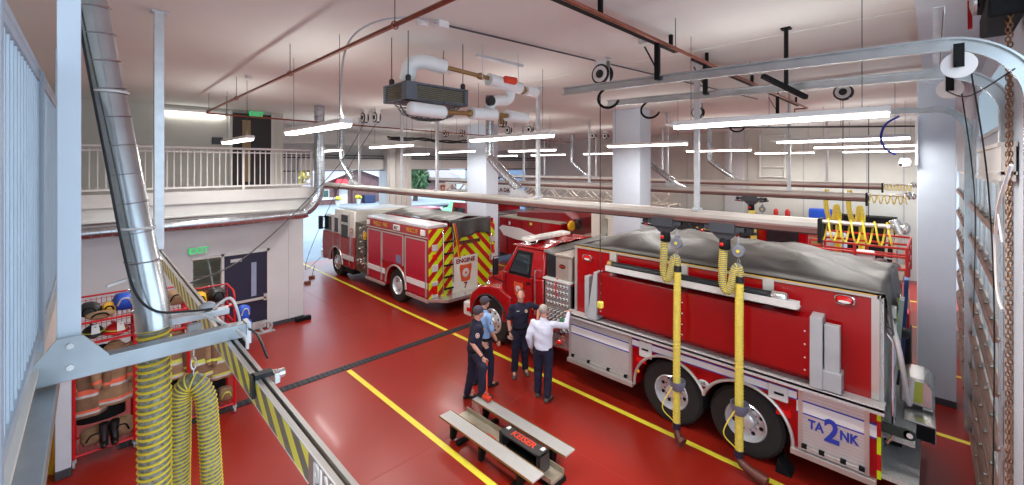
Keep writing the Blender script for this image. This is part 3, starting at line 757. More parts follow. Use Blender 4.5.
def balancer(x, y, z, zt, label, r=.085):
    t = thing('balancer', label, 'balancer', (x, y, z))
    MB().lathe([(r*.9, -.04), (r, -.025), (r, .025), (r*.9, .04)], (x, y, z), 'X', 24).box(x-.02, x+.02, y-.03, y+.03, z+.05, z+.12).build('housing', mat('balancer_grey', (118, 122, 132), .5), t, smooth=True)
    MB().lathe([(.02, -.055), (.025, -.04)], (x, y, z), 'X', 12).build('label_cap', M_yellow, t, smooth=True)
    MB().tube([(x, y, z+.1), (x, y, zt)], .006, 6).build('hanger_cable', M_steel, t)
    g = MB(); zz = z-.16
    g.tube([(x, y+.018*math.cos(a), zz+.045*math.sin(a)) for a in [i*PI/6 for i in range(13)]], .006, 5); g.tube([(x, y, zz+.04), (x, y, z-.06)], .006, 5); g.build('snap_hook', M_steel, t, smooth=True)
    return t
def drop_hose(x, y, ztop, label, full=True, zs=2.96, fy=None, tilt=0):
    """hose hanging from a trolley: short down leg, saddle, long straight leg with a metal funnel nozzle"""
    t = thing('exhaust_hose', label, 'exhaust hose', (x, y, ztop))
    r = .057
    hose('upper_hose', t, [(x, y, ztop), (x-.005, y+.01, ztop-.3), (x-.01, y+.005, ztop-.52), (x-.02, y-.05, ztop-.63), (x-.03, y-.105, ztop-.56), (x-.02, y-.135, ztop-.42), (x-.01, y-.16, ztop-.29), (x, y-.195, ztop-.24), (x, y-.215, ztop-.30), (x, y-.22, ztop-.40)], r, .028, .005, [M_hosegrey if full else M_hosepale, M_yellow], 5)
    MB().lathe([(r*1.12, -.05), (r*1.12, .05)], (x, y-.22, ztop-.42), 'Z', 14).build('saddle', M_dark, t, smooth=True)
    xb, yb = (x-.08, y-.24)
    hose('lower_hose', t, [(x, y-.22, ztop-.45), (x-.03, y-.225, 1.9), (xb, yb, .32)], r, .05, .0035, [M_hosepale, M_yellow], 4)
    g = MB(); g.lathe([(.075, .84), (.12, .93), (.125, 1.0), (.118, 1.0), (.11, .93), (.065, .86)], (xb+.03, yb, 0), 'Z', 20, close=False); g.build('funnel', mat('blue_grey_funnel', (120, 126, 146), .35, .2), t, smooth=True)
    g = MB(); g.lathe([(.062, .24), (.064, .34)], (xb, yb, 0), 'Z', 14); g.build('cuff', M_navydoor, t, smooth=True)
    g = MB(); g.tube(smoothpath([(xb, yb, .28), (xb-.02, yb-.02, .19), (xb-.03, yb-.06+tilt, .12), (xb-.05, yb-.13+tilt*2, .09)], 4), [.05]*5+[.06]*4+[.075]*4, 14); g.build('nozzle', mat('rusty_nozzle', (112, 70, 62), .45, .5), t, smooth=True)
    MB().tube(smoothpath([(xb-.06, yb+.02, .95), (xb-.16, yb+.16, .6), (xb-.1, yb+.04, .42), (xb-.05, yb, .36)], 6), .009, 5).build('cord_loop', M_yellow, t, smooth=True)
    return t
trolley(6.7, 3.12, 3.57, 'black trolley on the nearest exhaust rail above the left yellow hose')
trolley(6.7, 2.2, 3.57, 'black trolley on the nearest exhaust rail above the right yellow hose')
balancer(6.7, 2.93, 3.19, 3.55, 'round grey balancer holding the left yellow hose')
balancer(6.7, 2.01, 3.19, 3.55, 'round grey balancer holding the right yellow hose')
drop_hose(6.7, 3.14, 3.2, 'left yellow exhaust hose hanging in front of the tanker, its nozzle on the yellow line')
drop_hose(6.7, 2.22, 3.2, 'right yellow exhaust hose hanging in front of the tanker rear wheels', tilt=-.12)
trolley(12.9, 3.55, 3.58, 'black trolley on the middle exhaust rail')
balancer(12.9, 3.28, 3.25, 3.6, 'small grey balancer under the trolley of the middle rail')
t = thing('exhaust_hose', 'straight yellow hose hanging from the middle rail over the red truck', 'exhaust hose', (12.9, 3.5, 3.2))
hose('hose', t, [(12.9, 3.55, 3.2), (12.9, 3.5, 2.6), (12.9, 3.42, 1.2)], .08, .06, .006, [M_hosepale, M_yellow], 4)
for y, yy, lab in ((2.6, 2.4, 'left of the two far yellow hoses behind the coiled air hose'), (1.98, 1.78, 'right of the two far yellow hoses behind the coiled air hose')):
    t = thing('exhaust_hose', lab, 'exhaust hose', (18, y, 3.2), group='far yellow hoses')
    hose('upper_hose', t, [(18, y, 3.6), (18, y+.02, 3.1), (18, y-.05, 2.62), (18, y-.12, 2.5), (18, y-.2, 2.65), (18, y-.25, 3.0), (18, yy-.08, 3.05), (18, yy-.13, 2.8)], .075, .06, .006, [M_hosepale, M_yellow], 4)
    hose('lower_hose', t, [(18, yy-.13, 2.8), (18, yy-.1, 1.0)], .085, .08, .006, [M_yellow, M_yellow], 6)
MB_ = None
# ================================================================== NEAR HAZARD STRIPED RAIL, ARM, POSTS, DUCT
t = thing('balancer_track', 'near aluminium rail with yellow and grey hazard stripes and white lettering, lower left', 'exhaust rail', (.52, 2.6, 3.5))
g = MB(); g.prism([(.497, 3.425), (.543, 3.425), (.543, 3.535), (.527, 3.535), (.527, 3.52), (.513, 3.52), (.513, 3.535), (.497, 3.535)], 'Y', -.3, 6.0)
g.build('profile', M_alum2, t)
g = MB(); g.box(.4945, .4972, 1.42, 5.95, 3.428, 3.53); g.build('hazard_tape', M_haz, t)
MB().box(.4942, .4972, -.3, 1.42, 3.428, 3.53).build('side_plate', mat('rail_side_grey', (150, 120, 118), .35, .3), t)
g = MB(); g.box(.4935, .4975, -.3, 5.95, 3.530, 3.5345); g.box(.4935, .4975, 1.42, 5.95, 3.4245, 3.4285); g.build('edge_trim', M_white, t)
MB().box(.512, .528, -.3, 5.9, 3.515, 3.521).build('slot', mat('slot_brown', (80, 66, 52), .6), t)
text('PLYMOVENT', .125, (.4925, 1.37, 3.474), SIDE, M_white, t, sx=.72, off=.003, al='LEFT')
t2 = thing('rail_clamp', 'black clamp with small steel gearbox gripping the hazard striped rail', 'clamp', (.53, 2.1, 3.55))
MB().box(.485, .56, 2.03, 2.07, 3.535, 3.555).box(.48, .492, 2.03, 2.07, 3.46, 3.555).tube(smoothpath([(.60, 2.65, 3.56), (.59, 2.4, 3.6), (.57, 2.15, 3.57)], 5), .006).build('clamp', M_dark, t2)
MB().box(.56, .585, 2.01, 2.07, 3.50, 3.545).lathe([(.02, -.02), (.02, .02)], (.59, 2.04, 3.53), 'X', 10).build('gearbox', M_steel, t2, bevel=.004)
t = thing('support_arm', 'galvanised horizontal arm with bolted gusset plate carrying the hazard striped rail', 'steel arm', (0, 2.62, 3.56))
MB().box(-.28, .6, 2.585, 2.655, 3.535, 3.605).build('beam', M_galvd, t, bevel=.004)
g = MB(); g.box(.585, .605, 2.575, 2.665, 3.50, 3.61); g.build('end_plate', M_galv, t)
g = MB(); g.prism([(-.215, 3.54), (.06, 3.60), (.055, 3.62), (-.025, 3.725), (-.10, 3.725), (-.215, 3.57)], 'Y', 2.565, 2.577); g.build('gusset_plate', M_galvd, t)
g = MB()
for x, z in ((-.062, 3.69), (-.062, 3.60)): g.tube([(x, 2.566, z), (x, 2.555, z)], .013, 6)
g.build('bolt', M_steel, t)
t = thing('steel_post', 'wide pale steel post from the ceiling down to the bolted gusset plate at left', 'post', (-.065, 2.62, 3.7))
MB().box(-.102, -.03, 2.6, 2.64, 3.6, 6.1).build('tube', M_bluecol, t, bevel=.004)
t = thing('steel_post', 'slim galvanised post from the ceiling to the far end of the hazard striped rail', 'post', (.52, 5.9, 3.6))
MB().box(.475, .56, 5.86, 5.94, 3.54, 6.1).box(.45, .6, 5.83, 5.97, 6.08, 6.1).build('tube', M_galv, t, bevel=.004)
t = thing('strut_rail', 'long galvanised strut running back along the mezzanine edge at lower left', 'strut', (-.2, 1.6, 3.5))
MB().box(-.165, -.10, .2, 2.9, 3.44, 3.52).build('channel', M_galvd, t, bevel=.003)
# second short arm at the duct
t = thing('support_arm', 'short grey arm above, joining the spiral duct to the hazard striped rail', 'steel arm', (.35, 2.87, 3.62))
MB().box(.2, .56, 2.84, 2.9, 3.6, 3.635).build('beam', M_galv, t, bevel=.004)
MB().tube(smoothpath([(.2, 2.85, 3.65), (.36, 2.84, 3.66), (.45, 2.75, 3.63), (.56, 2.55, 3.57), (.57, 2.5, 3.5)], 5), .008, 6).tube(smoothpath([(.5, 2.9, 3.64), (.57, 2.88, 3.68), (.6, 2.84, 3.6), (.59, 2.7, 3.5)], 5), .008, 6).build('air_tube', M_white, t, smooth=True)
MB().ell((.46, 2.87, 3.66), (.04, .03, .025)).build('valve', M_lgrey, t, smooth=True)
t = thing('spiral_duct', 'large slanting galvanised spiral duct at upper left, running up to the ceiling', 'duct', (.15, 3.0, 4.4))
dp = [(.232, 2.85, 3.60), (.220, 2.87, 3.75), (.193, 2.93, 3.95), (-.0, 3.29, 5.35), (-.09, 3.47, 6.08)]
g = MB(); g.tube(dp, [.073, .073, .069, .069, .069], 28)
for k in range(15):
    s_ = k/14; p = Vector(dp[2]).lerp(Vector(dp[4]), s_); d = (Vector(dp[4])-Vector(dp[2])).normalized(); r = .0705
    f = frames([p-d*.01, p+d*.01]); F0 = f[0]
    g.tube([p+F0[2]*math.cos(a)*r+F0[3]*math.sin(a)*r+d*.02*math.sin(a) for a in [i*PI/12 for i in range(25)]], .0028, 4, cap=False)
for s_ in (0, .3, .6, 1): 
    p = Vector(dp[0]).lerp(Vector(dp[2]), s_); g.tube([p+Vector((math.cos(a)*.0745, math.sin(a)*.0745, 0)) for a in [i*PI/12 for i in range(25)]], .004, 4, cap=False)
g.build('duct', M_duct, t, smooth=True)
g = MB()
for s_ in (.08, .42): 
    p = Vector(dp[2]).lerp(Vector(dp[4]), s_)
    g.tube([p+Vector((math.cos(a)*.076, math.sin(a)*.076, 0)) for a in [i*PI/12 for i in range(25)]], .006, 4, cap=False)
p = Vector(dp[2]); g.bar(p+Vector((-.06, -.03, -.08)), p+Vector((-.14, -.09, -.09)), .012)
g.build('strap', M_white, t)
MB().tube(smoothpath([(-.085, 3.30, 5.6), (-.03, 3.17, 5.1), (.05, 3.0, 4.5), (.11, 2.87, 4.05), (.155, 2.78, 3.82), (.23, 2.745, 3.72), (.35, 2.74, 3.69), (.47, 2.8, 3.66)], 6), .006, 8).build('air_line', M_dark, t, smooth=True)
hz = thing('exhaust_hose', 'thick upright yellow ribbed hose below the spiral duct, left of the looped one', 'exhaust hose', (.23, 2.85, 3.0))
hose('hose', hz, [(.23, 2.85, 3.62), (.232, 2.85, 3.1), (.235, 2.85, 2.6), (.235, 2.84, 2.2)], .067, .034, .007, [M_hosegrey, M_yellow], 10, 20)
hz = thing('exhaust_hose', 'yellow ribbed hose looped over a hook beside the thick upright hose', 'exhaust hose', (.4, 2.9, 3.2))
hose('hose', hz, [(.34, 2.95, 2.2), (.345, 2.95, 2.7), (.35, 2.95, 3.08), (.355, 2.945, 3.18), (.385, 2.92, 3.24), (.42, 2.895, 3.235), (.45, 2.875, 3.16), (.46, 2.865, 3.06), (.48, 2.83, 2.6), (.5, 2.8, 2.1)], .049, .021, .0042, [M_hosegrey, M_yellow], 10, 18)
MB().tube([(.385, 2.915, 3.2), (.43, 2.885, 3.215), (.465, 2.86, 3.15), (.475, 2.855, 3.05)], .0535, 16).build('saddle', M_copper, hz, smooth=True) if False else None
bl = thing('balancer', 'light grey balancer with snap hook hanging above the looped yellow hose', 'balancer', (.4, 2.87, 3.5))
MB().box(.37, .435, 2.85, 2.89, 3.47, 3.58).lathe([(.03, -.03), (.034, .03)], (.40, 2.87, 3.52), 'Y', 14).build('housing', M_lgrey, bl, bevel=.006)
MB().tube([(.4, 2.88, 3.47), (.4, 2.88, 3.40)], .004).tube([(.4+.014*math.cos(a)*.9, 2.88, 3.36+.035*math.sin(a)) for a in [i*PI/6 for i in range(13)]], .0045, 5).tube([(.4, 2.88, 3.33), (.4, 2.88, 3.29)], .004).build('snap_hook', M_steel, bl, smooth=True)

# duct under the far mezzanine, turning up at the corner
t = thing('spiral_duct', 'horizontal galvanised duct under the far mezzanine, turning up to the ceiling at its corner', 'duct', (2, 12.2, 3.1))
g = MB(); p = smoothpath([(-3.9, 12.1, 3.05), (0, 12.1, 3.07), (3.7, 12.1, 3.12), (4.15, 12.1, 3.2), (4.42, 12.1, 3.5), (4.5, 12.1, 3.9), (4.5, 12.1, 5.0), (4.5, 12.1, 6.08)], 6)
g.tube(p, .135, 18); g.helix(p, .135, .16, .007, 4, 16); g.build('duct', M_duct, t, smooth=True)
MB().box(4.3, 4.36, 12.05, 12.3, 3.3, 3.6).box(4.42, 4.6, 12.0, 12.25, 5.6, 5.64).build('bracket', M_galv, t)
# floor bits by the navy door
t = thing('hose_adapter', 'grey metal ring fitting on the floor by the navy door', 'fitting', (3.3, 12.5, .1))
MB().tube([(3.3+.13*math.cos(a), 12.55+.0, .15+.13*math.sin(a)) for a in [i*PI/10 for i in range(21)]], .035, 8, cap=False).box(3.1, 3.5, 12.5, 12.62, 0, .03).build('ring', M_lgrey, t, smooth=True)
tag(MB().box(4.1, 4.5, 12.68, 12.84, 0, .11).build('wheel_block', M_black, bevel=.015), 'black rubber block on the floor at the corner of the office wall', 'wheel chock')
t = thing('wheel_stop', 'pair of small wooden blocks on a cord on the floor near the engine front', 'floor blocks', (6.1, 18, 0))
for x, y in ((5.75, 16.6), (6.15, 17.3)): MB().box(x-.1, x+.1, y-.06, y+.06, 0, .09).build('block', mat('orange_brown_block', (150, 92, 56), .7), t, bevel=.01)
MB().tube([(4.9, 16.1, .02), (5.75, 16.6, .05), (6.15, 17.3, .05), (6.5, 18.0, .3)], .012, 6).build('cord', M_wirecord, t)

# wall behind the staircase
struct('wall_stair', MB().box(-4, 4.15, 15.6, 15.8, 0, 3.6), mat('stairwell_wall_paint', (188, 182, 160), .8))
t = thing('pipe_rack', 'pale pipe frame fixed on the far side wall right of the middle column', 'pipes', (22.2, 5.2, 4.8))
g = MB()
for y in (5.75, 4.75): g.tube([(22.2, y, 3.85), (22.2, y, 5.85)], .05, 8)
for z in (3.9, 4.35, 5.0, 5.8): g.tube([(22.2, 4.75, z), (22.2, 5.75, z)], .03, 8)
g.build('frame', M_cream, t, smooth=True)
t = thing('cable_bundle', 'dark bundle of pipes and cables high in front of the front door headers', 'cables', (11, 16.5, 5.6))
g = MB(); random.seed(2)
for k in range(4): g.tube(smoothpath([(9.0+i*.6, 16.5+random.uniform(-.1, .1), 5.6+random.uniform(-.08, .08)) for i in range(9)], 4), .035, 6)
g.build('bundle', M_dark, t, smooth=True)
g = MB()
for x in (9.6, 11.2, 12.8): g.tube([(x, 16.5, 5.6), (x, 16.5, 6.1)], .008, 5)
g.build('hanger_rod', M_grey, t)

# ================================================================== VEHICLES
def wheel(parent, x, y, r=.52, w=.3, dish=.12, name='wheel', sgn=1, rim=None):
    """wheel whose outer face is at x, body towards x+sgn*w"""
    e = MB()
    prof = [(r*.56, .02), (r*.78, 0), (r*.93, .012), (r, .05), (r*1.0, w-.05), (r*.93, w-.01), (r*.78, w), (r*.56, w-.02)]
    e.lathe([(a, sgn*b) for a, b in prof], (x, y, r), 'X', 40, close=False)
    for i in range(40):   # tread blocks on the shoulder
        a = 2*PI*i/40; c, s_ = math.cos(a), math.sin(a)
        e.bar((x+sgn*.045, y+c*r, r+s_*r), (x+sgn*(w-.045), y+math.cos(a+.06)*r, r+math.sin(a+.06)*r), .03, .016, up=(0, c, s_))
    o = e.build(name, M_rubber, parent, smooth=30)
    g = MB(); q = r*.57
    if dish > 0: pr_ = [(q, .02), (q*.94, .0), (q*.88, .03), (q*.84, dish), (q*.45, dish+.01), (q*.40, dish-.03), (q*.36, dish-.07), (q*.2, dish-.09), (.001, dish-.09)]
    else: pr_ = [(q, .02), (q*.94, .0), (q*.86, .05), (q*.7, .02), (q*.45, -.01), (q*.38, -.03), (q*.3, -.09), (q*.2, -.1), (.001, -.1)]
    g.lathe([(a, sgn*b) for a, b in pr_], (x, y, r), 'X', 32, close=False)
    g.build('rim', mat('polished_wheel', (222, 222, 224), .22, .45, vary=0), o, smooth=30)
    d = pr_[4][1]
    g = MB()
    for i in range(10):
        a = 2*PI*i/10; g.lathe([(.014, d-.03), (.014, d)] if sgn > 0 else [(.014, -d+.03), (.014, -d)], (x, y+math.cos(a)*q*.52, r+math.sin(a)*q*.52), 'X', 6)
    g.build('lug_nut', M_steel, o)
    g = MB()
    for i in range(8):
        a = 2*PI*(i+.5)/8; xx = x+sgn*(pr_[3][1]-.004)
        g.lathe([(.03, -.002), (.03, .004)], (xx, y+math.cos(a)*q*.69, r+math.sin(a)*q*.69), 'X', 10)
    g.build('hand_hole', M_black, o)
    return o
def arcpts(yc, zc, r, a0, a1, n=14): return [(yc+r*math.cos(a0+(a1-a0)*i/n), zc+r*math.sin(a0+(a1-a0)*i/n)) for i in range(n+1)]
def oval_light(parent, x, y, z, w, h, m=None, name='marker_light'):
    g = MB(); n = 20
    def ringp(k, dx): return [(x-dx, y+math.copysign(abs(math.cos(2*PI*i/n))**.6, math.cos(2*PI*i/n))*w*k, z+math.copysign(abs(math.sin(2*PI*i/n))**.6, math.sin(2*PI*i/n))*h*k) for i in range(n)]
    for k, dx in ((1, 0), (1, .03), (.86, .035), (.84, .02)): g.av(ringp(k, dx))
    for j in range(3): g.af([(j*n+i, j*n+(i+1)%n, (j+1)*n+(i+1)%n, (j+1)*n+i) for i in range(n)])
    o = g.build(name, M_chrome, parent, smooth=30)
    g = MB(); g.av(ringp(.85, .015)); g.av(ringp(.7, .04)); g.av(ringp(.3, .045)); 
    for j in range(2): g.af([(j*n+i, j*n+(i+1)%n, (j+1)*n+(i+1)%n, (j+1)*n+i) for i in range(n)])
    g.af([tuple(range(2*n, 3*n))])
    g.build('lens', m or M_redlamp, o, smooth=True)
    MB().ell((x-.038, y, z-h*.38), (.012, w*.62, h*.38), 16, 8).build('white_lens', M_white, o, smooth=True)
    return o
def badge(parent, x, y, z, h, name='badge', facing='side', ring=(205, 206, 200)):
    """keystone shaped department badge: orange shield, pale ring, small centre"""
    def P(u, v, d): return (x-d, y-u, z+v) if facing == 'side' else (x+u, y-d, z+v)
    g = MB()
    sh = [(-.40, .5), (-.2, .46), (.2, .46), (.40, .5), (.44, .3), (.30, -.46), (.12, -.5), (-.12, -.5), (-.30, -.46), (-.44, .3)]
    def poly(ps, d0, d1):
        n = len(ps); g.av([P(a*h, b*h, d0) for a, b in ps]+[P(a*h, b*h, d1) for a, b in ps]); b0 = len(g.v)-2*n
        g.af([tuple(range(n)), tuple(range(2*n-1, n-1, -1))]+[(i, (i+1)%n, n+(i+1)%n, n+i) for i in range(n)], b0)
    g.mi(0); poly([(a*1.08, b*1.06) for a, b in sh], 0, .004)
    g.mi(1); poly(sh, 0, .007)
    g.mi(2); poly([(.27*math.cos(i*PI/10), .27*math.sin(i*PI/10)) for i in range(20)], 0, .009)
    g.mi(3); poly([(.17*math.cos(i*PI/10), .17*math.sin(i*PI/10)) for i in range(20)], 0, .011)
    g.mi(1); poly([(.08*math.cos(i*PI/4), .08*math.sin(i*PI/4)) for i in range(8)], 0, .013)
    return g.build(name, [M_gold, M_badge, M_silver, M_cream], parent)

# ------------------------------------------------------------------ TANKER
T = thing('tanker_truck', 'red tanker fire truck lettered TA 2 NK with people at its pump panel', 'fire truck', (8.25, 4.5, 0))
X0, X1 = 7.0, 9.5
low = [(.5, .45), (1.40, .45), (1.41, .62)] + arcpts(2.03, .52, .62, PI*.97, PI*.10)[0:] + arcpts(3.20, .52, .62, PI*.90, PI*.03) + [(3.83, .45), (5.33, .45), (5.33, 1.4), (.5, 1.4)]
MB().prism(low, 'X', X0, X1).build('lower_body', M_red, T, bevel=.006)
MB().box(7.55, 8.95, .6, 5.2, .45, .62).box(7.8, 8.1, .3, 8.9, .6, .85).box(8.4, 8.7, .3, 8.9, .6, .85).build('chassis', M_black, T)
for yc in (2.03, 3.20):
    g = MB(); a = arcpts(yc, .52, .635, PI*(1.02 if yc < 3 else .885), (PI*.115 if yc < 3 else -PI*.02), 20); g.tube([(X0-.02, p, q) for p, q in a], .024, 8)
    for k in range(len(a)-1): g.hexa([(X0-.04, a[k][0], a[k][1]-.012), (X0+.06, a[k][0], a[k][1]-.012), (X0+.06, a[k+1][0], a[k+1][1]-.012), (X0-.04, a[k+1][0], a[k+1][1]-.012), (X0-.04, a[k][0], a[k][1]+.012), (X0+.06, a[k][0], a[k][1]+.012), (X0+.06, a[k+1][0], a[k+1][1]+.012), (X0-.04, a[k+1][0], a[k+1][1]+.012)])
    g.build('fender_trim', M_alum2, T, smooth=40)
for yc in (2.03, 3.20): wheel(T, X0+.06, yc, .52, .58, .13)
for yc in (2.03, 3.20): wheel(T, X1-.06, yc, .52, .58, .13, sgn=-1)
wheel(T, X0+.1, 7.8, .54, .32, 0); wheel(T, X1-.1, 7.8, .54, .32, 0, sgn=-1)
# compartments
def rollup(parent, x, ya, yb, za, zb, stripe=None, m=None, nm='roll_up_door', bar=True):
    g = MB(); g.box(x-.015, x+.01, ya, yb, za, zb)
    o = g.build(nm, m or M_alum, parent)
    g = MB(); k = za+.05
    while k < zb: g.box(x-.018, x-.015, ya+.02, yb-.02, k, k+.004); k += .045
    g.build('slat_line', M_lgrey, o)
    g = MB(); g.box(x-.03, x, ya-.03, ya+.02, za, zb+.03).box(x-.03, x, yb-.02, yb+.03, za, zb+.03).box(x-.03, x, ya, yb, zb, zb+.03)
    g.build('door_frame', M_alum2, o)
    if bar:
        MB().tube([(x-.045, ya+.05, za+.07), (x-.045, yb-.05, za+.07)], .012, 8).build('lift_bar', M_alum2, o)
        g = MB()
        for q in (.06, .33, .66, .94): y_ = ya+(yb-ya)*q; g.box(x-.06, x-.02, y_-.03, y_+.03, za+.045, za+.095)
        g.build('bar_clip', M_black, o)
    return o
rollup(T, X0, 3.92, 5.28, .49, 1.36); rollup(T, X0, .60, 1.30, .5, 1.36)
MB().box(X0-.06, X0+.02, 3.86, 5.34, .41, .49).box(X0-.06, X0+.02, .5, 1.42, .41, .49).build('step_rail', M_alum2, T, bevel=.006)
g = MB()
for a, b in ((3.9, 5.33), (3.45, 3.88), (2.67, 3.3), (.5, 1.35), (1.38, 1.9), (2.0, 2.6)):
    if a in (3.9, .5): g.mi(0).box(X0-.02, X0-.005, a, b, 1.02, 1.17).mi(1).box(X0-.022, X0-.005, a, b, 1.17, 1.188).box(X0-.022, X0-.005, a, b, 1.002, 1.02)
g.mi(0).box(X0-.006, X0, 1.35, 3.9, 1.17, 1.27); g.mi(1).box(X0-.008, X0, 1.35, 3.9, 1.268, 1.285).box(X0-.008, X0, 1.35, 3.9, 1.155, 1.17)
g.build('stripe', [M_white, M_bluepaint], T)
text('TA', .17, (X0-.024, 1.13, .89), SIDE, M_bluepaint, T, off=.006, ext=.002, sx=.78)
text('2', .42, (X0-.024, .955, .88), SIDE, M_bluepaint, T, off=.012, ext=.002, sx=.8)
text('NK', .17, (X0-.024, .775, .89), SIDE, M_bluepaint, T, off=.006, ext=.002, sx=.78)
MB().box(6.87, 7.14, .42, 5.36, 1.4, 1.44).box(6.87, 6.885, .42, 5.36, 1.36, 1.45).build('running_shelf', M_tread, T, bevel=.004)
MB().box(6.965, 7.0, 3.5, 3.74, 1.02, 1.3).box(6.965, 7.0, 1.45, 1.70, 1.07, 1.28).build('fuel_door', M_cream, T, bevel=.02)
MB().box(6.955, 6.966, 3.56, 3.68, 1.15, 1.18).box(6.955, 6.966, 1.50, 1.62, 1.16, 1.19).build('latch', M_black, T)
MB().box(6.98, 7.0, 3.62, 3.8, .9, .98).box(6.98, 7.0, 1.42, 1.6, .87, .95).build('reflector', M_redlamp, T)
MB().ell((6.985, 3.77, .73), (.02, .035, .035)).build('marker_lamp', M_ambl, T, smooth=True)
MB().ell((6.99, 2.62, .93), (.012, .09, .05)).build('oval_plate', M_silver, T, smooth=True); text('US', .06, (6.976, 2.62, .93), SIDE, M_black, T)
# upper body
MB().box(7.1, 9.4, .49, 5.23, 1.42, 2.76).build('tank_body', M_red, T, bevel=.01)
MB().box(7.085, 7.12, .48, .56, 1.45, 2.78).box(7.085, 7.12, 5.19, 5.25, 1.45, 2.78).box(7.08, 7.13, .48, 5.25, 2.745, 2.78).box(7.08, 9.42, .47, .5, 2.74, 2.78).build('corner_trim', M_alum2, T)
MB().box(7.078, 7.09, .5, 5.2, 2.778, 2.79).build('gold_edge', mat('gold_edge', (210, 170, 70), .4), T)
for y in (1.72, 2.98, 4.33): MB().box(7.06, 7.1, y-.07, y+.07, 2.35, 2.77).build('hanger_strap', M_alum, T)
for y, z in ((4.93, 2.58), (.83, 2.66)): oval_light(T, 7.095, y, z, .11, .065)
# folding tank cabinet on the side
MB().hexa([(6.9, 1.16, 1.57), (7.1, 1.16, 1.57), (7.1, 4.56, 1.57), (6.9, 4.56, 1.57), (6.9, 1.16, 2.36), (7.1, 1.16, 2.38), (7.1, 4.56, 2.38), (6.9, 4.56, 2.36)]).build('folding_tank_cabinet', M_redd, T, bevel=.008)
MB().hexa([(6.86, 1.04, 1.46), (7.1, 1.04, 1.46), (7.1, 1.18, 1.46), (6.86, 1.18, 1.46), (6.88, 1.04, 2.40), (7.1, 1.04, 2.42), (7.1, 1.18, 2.42), (6.88, 1.18, 2.40)]).build('end_bracket', M_lgrey, T, bevel=.006)
MB().hexa([(6.86, 4.58, 1.46), (7.1, 4.58, 1.46), (7.1, 4.78, 1.46), (6.86, 4.78, 1.46), (6.9, 4.58, 2.37), (7.1, 4.58, 2.38), (7.1, 4.66, 2.38), (6.9, 4.66, 2.37)]).box(6.94, 7.1, 4.80, 4.9, 1.46, 2.25).build('end_bracket', M_lgrey, T, bevel=.006)
MB().box(6.90, 7.02, .86, 1.025, 1.50, 2.33).box(6.88, 7.1, .84, 1.1, 1.46, 1.72).build('grey_locker', M_lgrey, T, bevel=.008)
g = MB()
for z in (1.65, 1.82, 2.0, 2.18): 
    for y in (1.24, 2.93, 4.5): g.ell((6.9, y, z), (.012, .012, .012), 8, 5)
g.build('rivet', M_silver, T, smooth=True)
g = MB(); g.box(6.84, 7.1, 1.32, 4.36, 2.44, 2.46).box(6.84, 6.86, 1.32, 4.36, 2.44, 2.56).box(7.02, 7.04, 1.32, 4.36, 2.44, 2.54); g.build('suction_hose_tray', M_cream, T)
g = MB(); g.tube([(6.95, 1.62, 2.56), (6.95, 4.28, 2.56)], .07, 14); g.helix([(6.95, 1.62, 2.56), (6.95, 4.28, 2.56)], .07, .03, .006); o = g.build('suction_hose', M_dark, T, smooth=True)
MB().lathe([(.07, 1.45), (.085, 1.47), (.085, 1.6), (.075, 1.64)], (6.95, 0, 2.56), 'Y', 16).build('coupling', M_steel, o, smooth=True)
MB().lathe([(.075, 4.26), (.088, 4.28), (.088, 4.34), (.07, 4.36)], (6.95, 0, 2.56), 'Y', 16).build('coupling', M_brass, o, smooth=True)
# tarp
def tz(u, v):
    y = .42+v*4.75; x = 7.14+u*2.24
    e = min(1, u*3.2, (1-u)*3.2); f = min(1, (1-v)*6, .35+v*3); 
    z = 2.80+.30*(e**.7)*f + .012*math.sin(v*23+u*9)*e + .010*math.sin(v*47-u*14+2*math.sin(u*9))*e + .02*math.sin(v*7+3)*e + .03*max(0, math.sin(v*16+u*5))**6*e - .05*abs(math.sin(v*9-u*7))**8*e
    return (x, y, z)
MB().grid(tz, 26, 60).grid(lambda u, v: (7.14+u*2.24, .42-v*.06-.02*math.sin(u*22)*v, tz(u, 0)[2]-v*(.5+.12*math.sin(u*9))), 26, 6).build('hose_bed_tarp', M_tarp, T, smooth=70, solid=.006)
# pump panel
MB().box(7.12, 9.4, 5.33, 6.08, .5, 1.96).build('pump_housing', M_red, T)
o = MB().box(7.08, 7.12, 5.36, 6.04, .55, 1.93).build('pump_panel', M_steel, T, bevel=.005)
g = MB(); random.seed(3)
for i in range(7):
    for j in range(4): g.lathe([(.028, -.02), (.03, 0)], (7.08, 5.45+i*.088, 1.86-j*.13), 'X', 10)
for i in range(6):
    for j in range(3): g.tube([(7.08, 5.46+i*.1, 1.32-j*.09), (7.0, 5.46+i*.1, 1.32-j*.09)], .012, 6)
g.build('gauge', M_white, o, smooth=True)
g = MB()
for i in range(7):
    for j in range(4): g.lathe([(.02, -.024), (.021, -.02)], (7.08, 5.45+i*.088, 1.86-j*.13), 'X', 10)
g.build('gauge_face', M_dark, o)
for y, z, r, m, nm in ((5.75, 1.0, .12, M_chrome, 'intake_cap'), (5.5, .92, .07, M_chrome, 'discharge_cap'), (5.5, 1.18, .05, mat('green_tag', (40, 120, 80), .5), 'valve_handle'), (5.95, .8, .07, M_chrome, 'discharge_cap'), (5.6, .7, .05, M_redlamp, 'valve_handle')):
    MB().lathe([(r, 0), (r*1.1, -.03), (r*1.1, -.07), (r*.6, -.09), (r*.5, -.14)], (7.07, y, z), 'X', 18).build(nm, m, o, smooth=True)
MB().box(7.05, 7.5, 5.33, 6.08, 1.95, 1.99).build('panel_shelf', M_cream, T)
MB().box(7.12, 7.9, 5.34, 5.78, 2.0, 2.5).box(7.1, 7.92, 5.32, 5.8, 2.48, 2.53).build('stainless_box', mat('warm_steel', (196, 184, 172), .3, .6, vary=.05), T, bevel=.008)
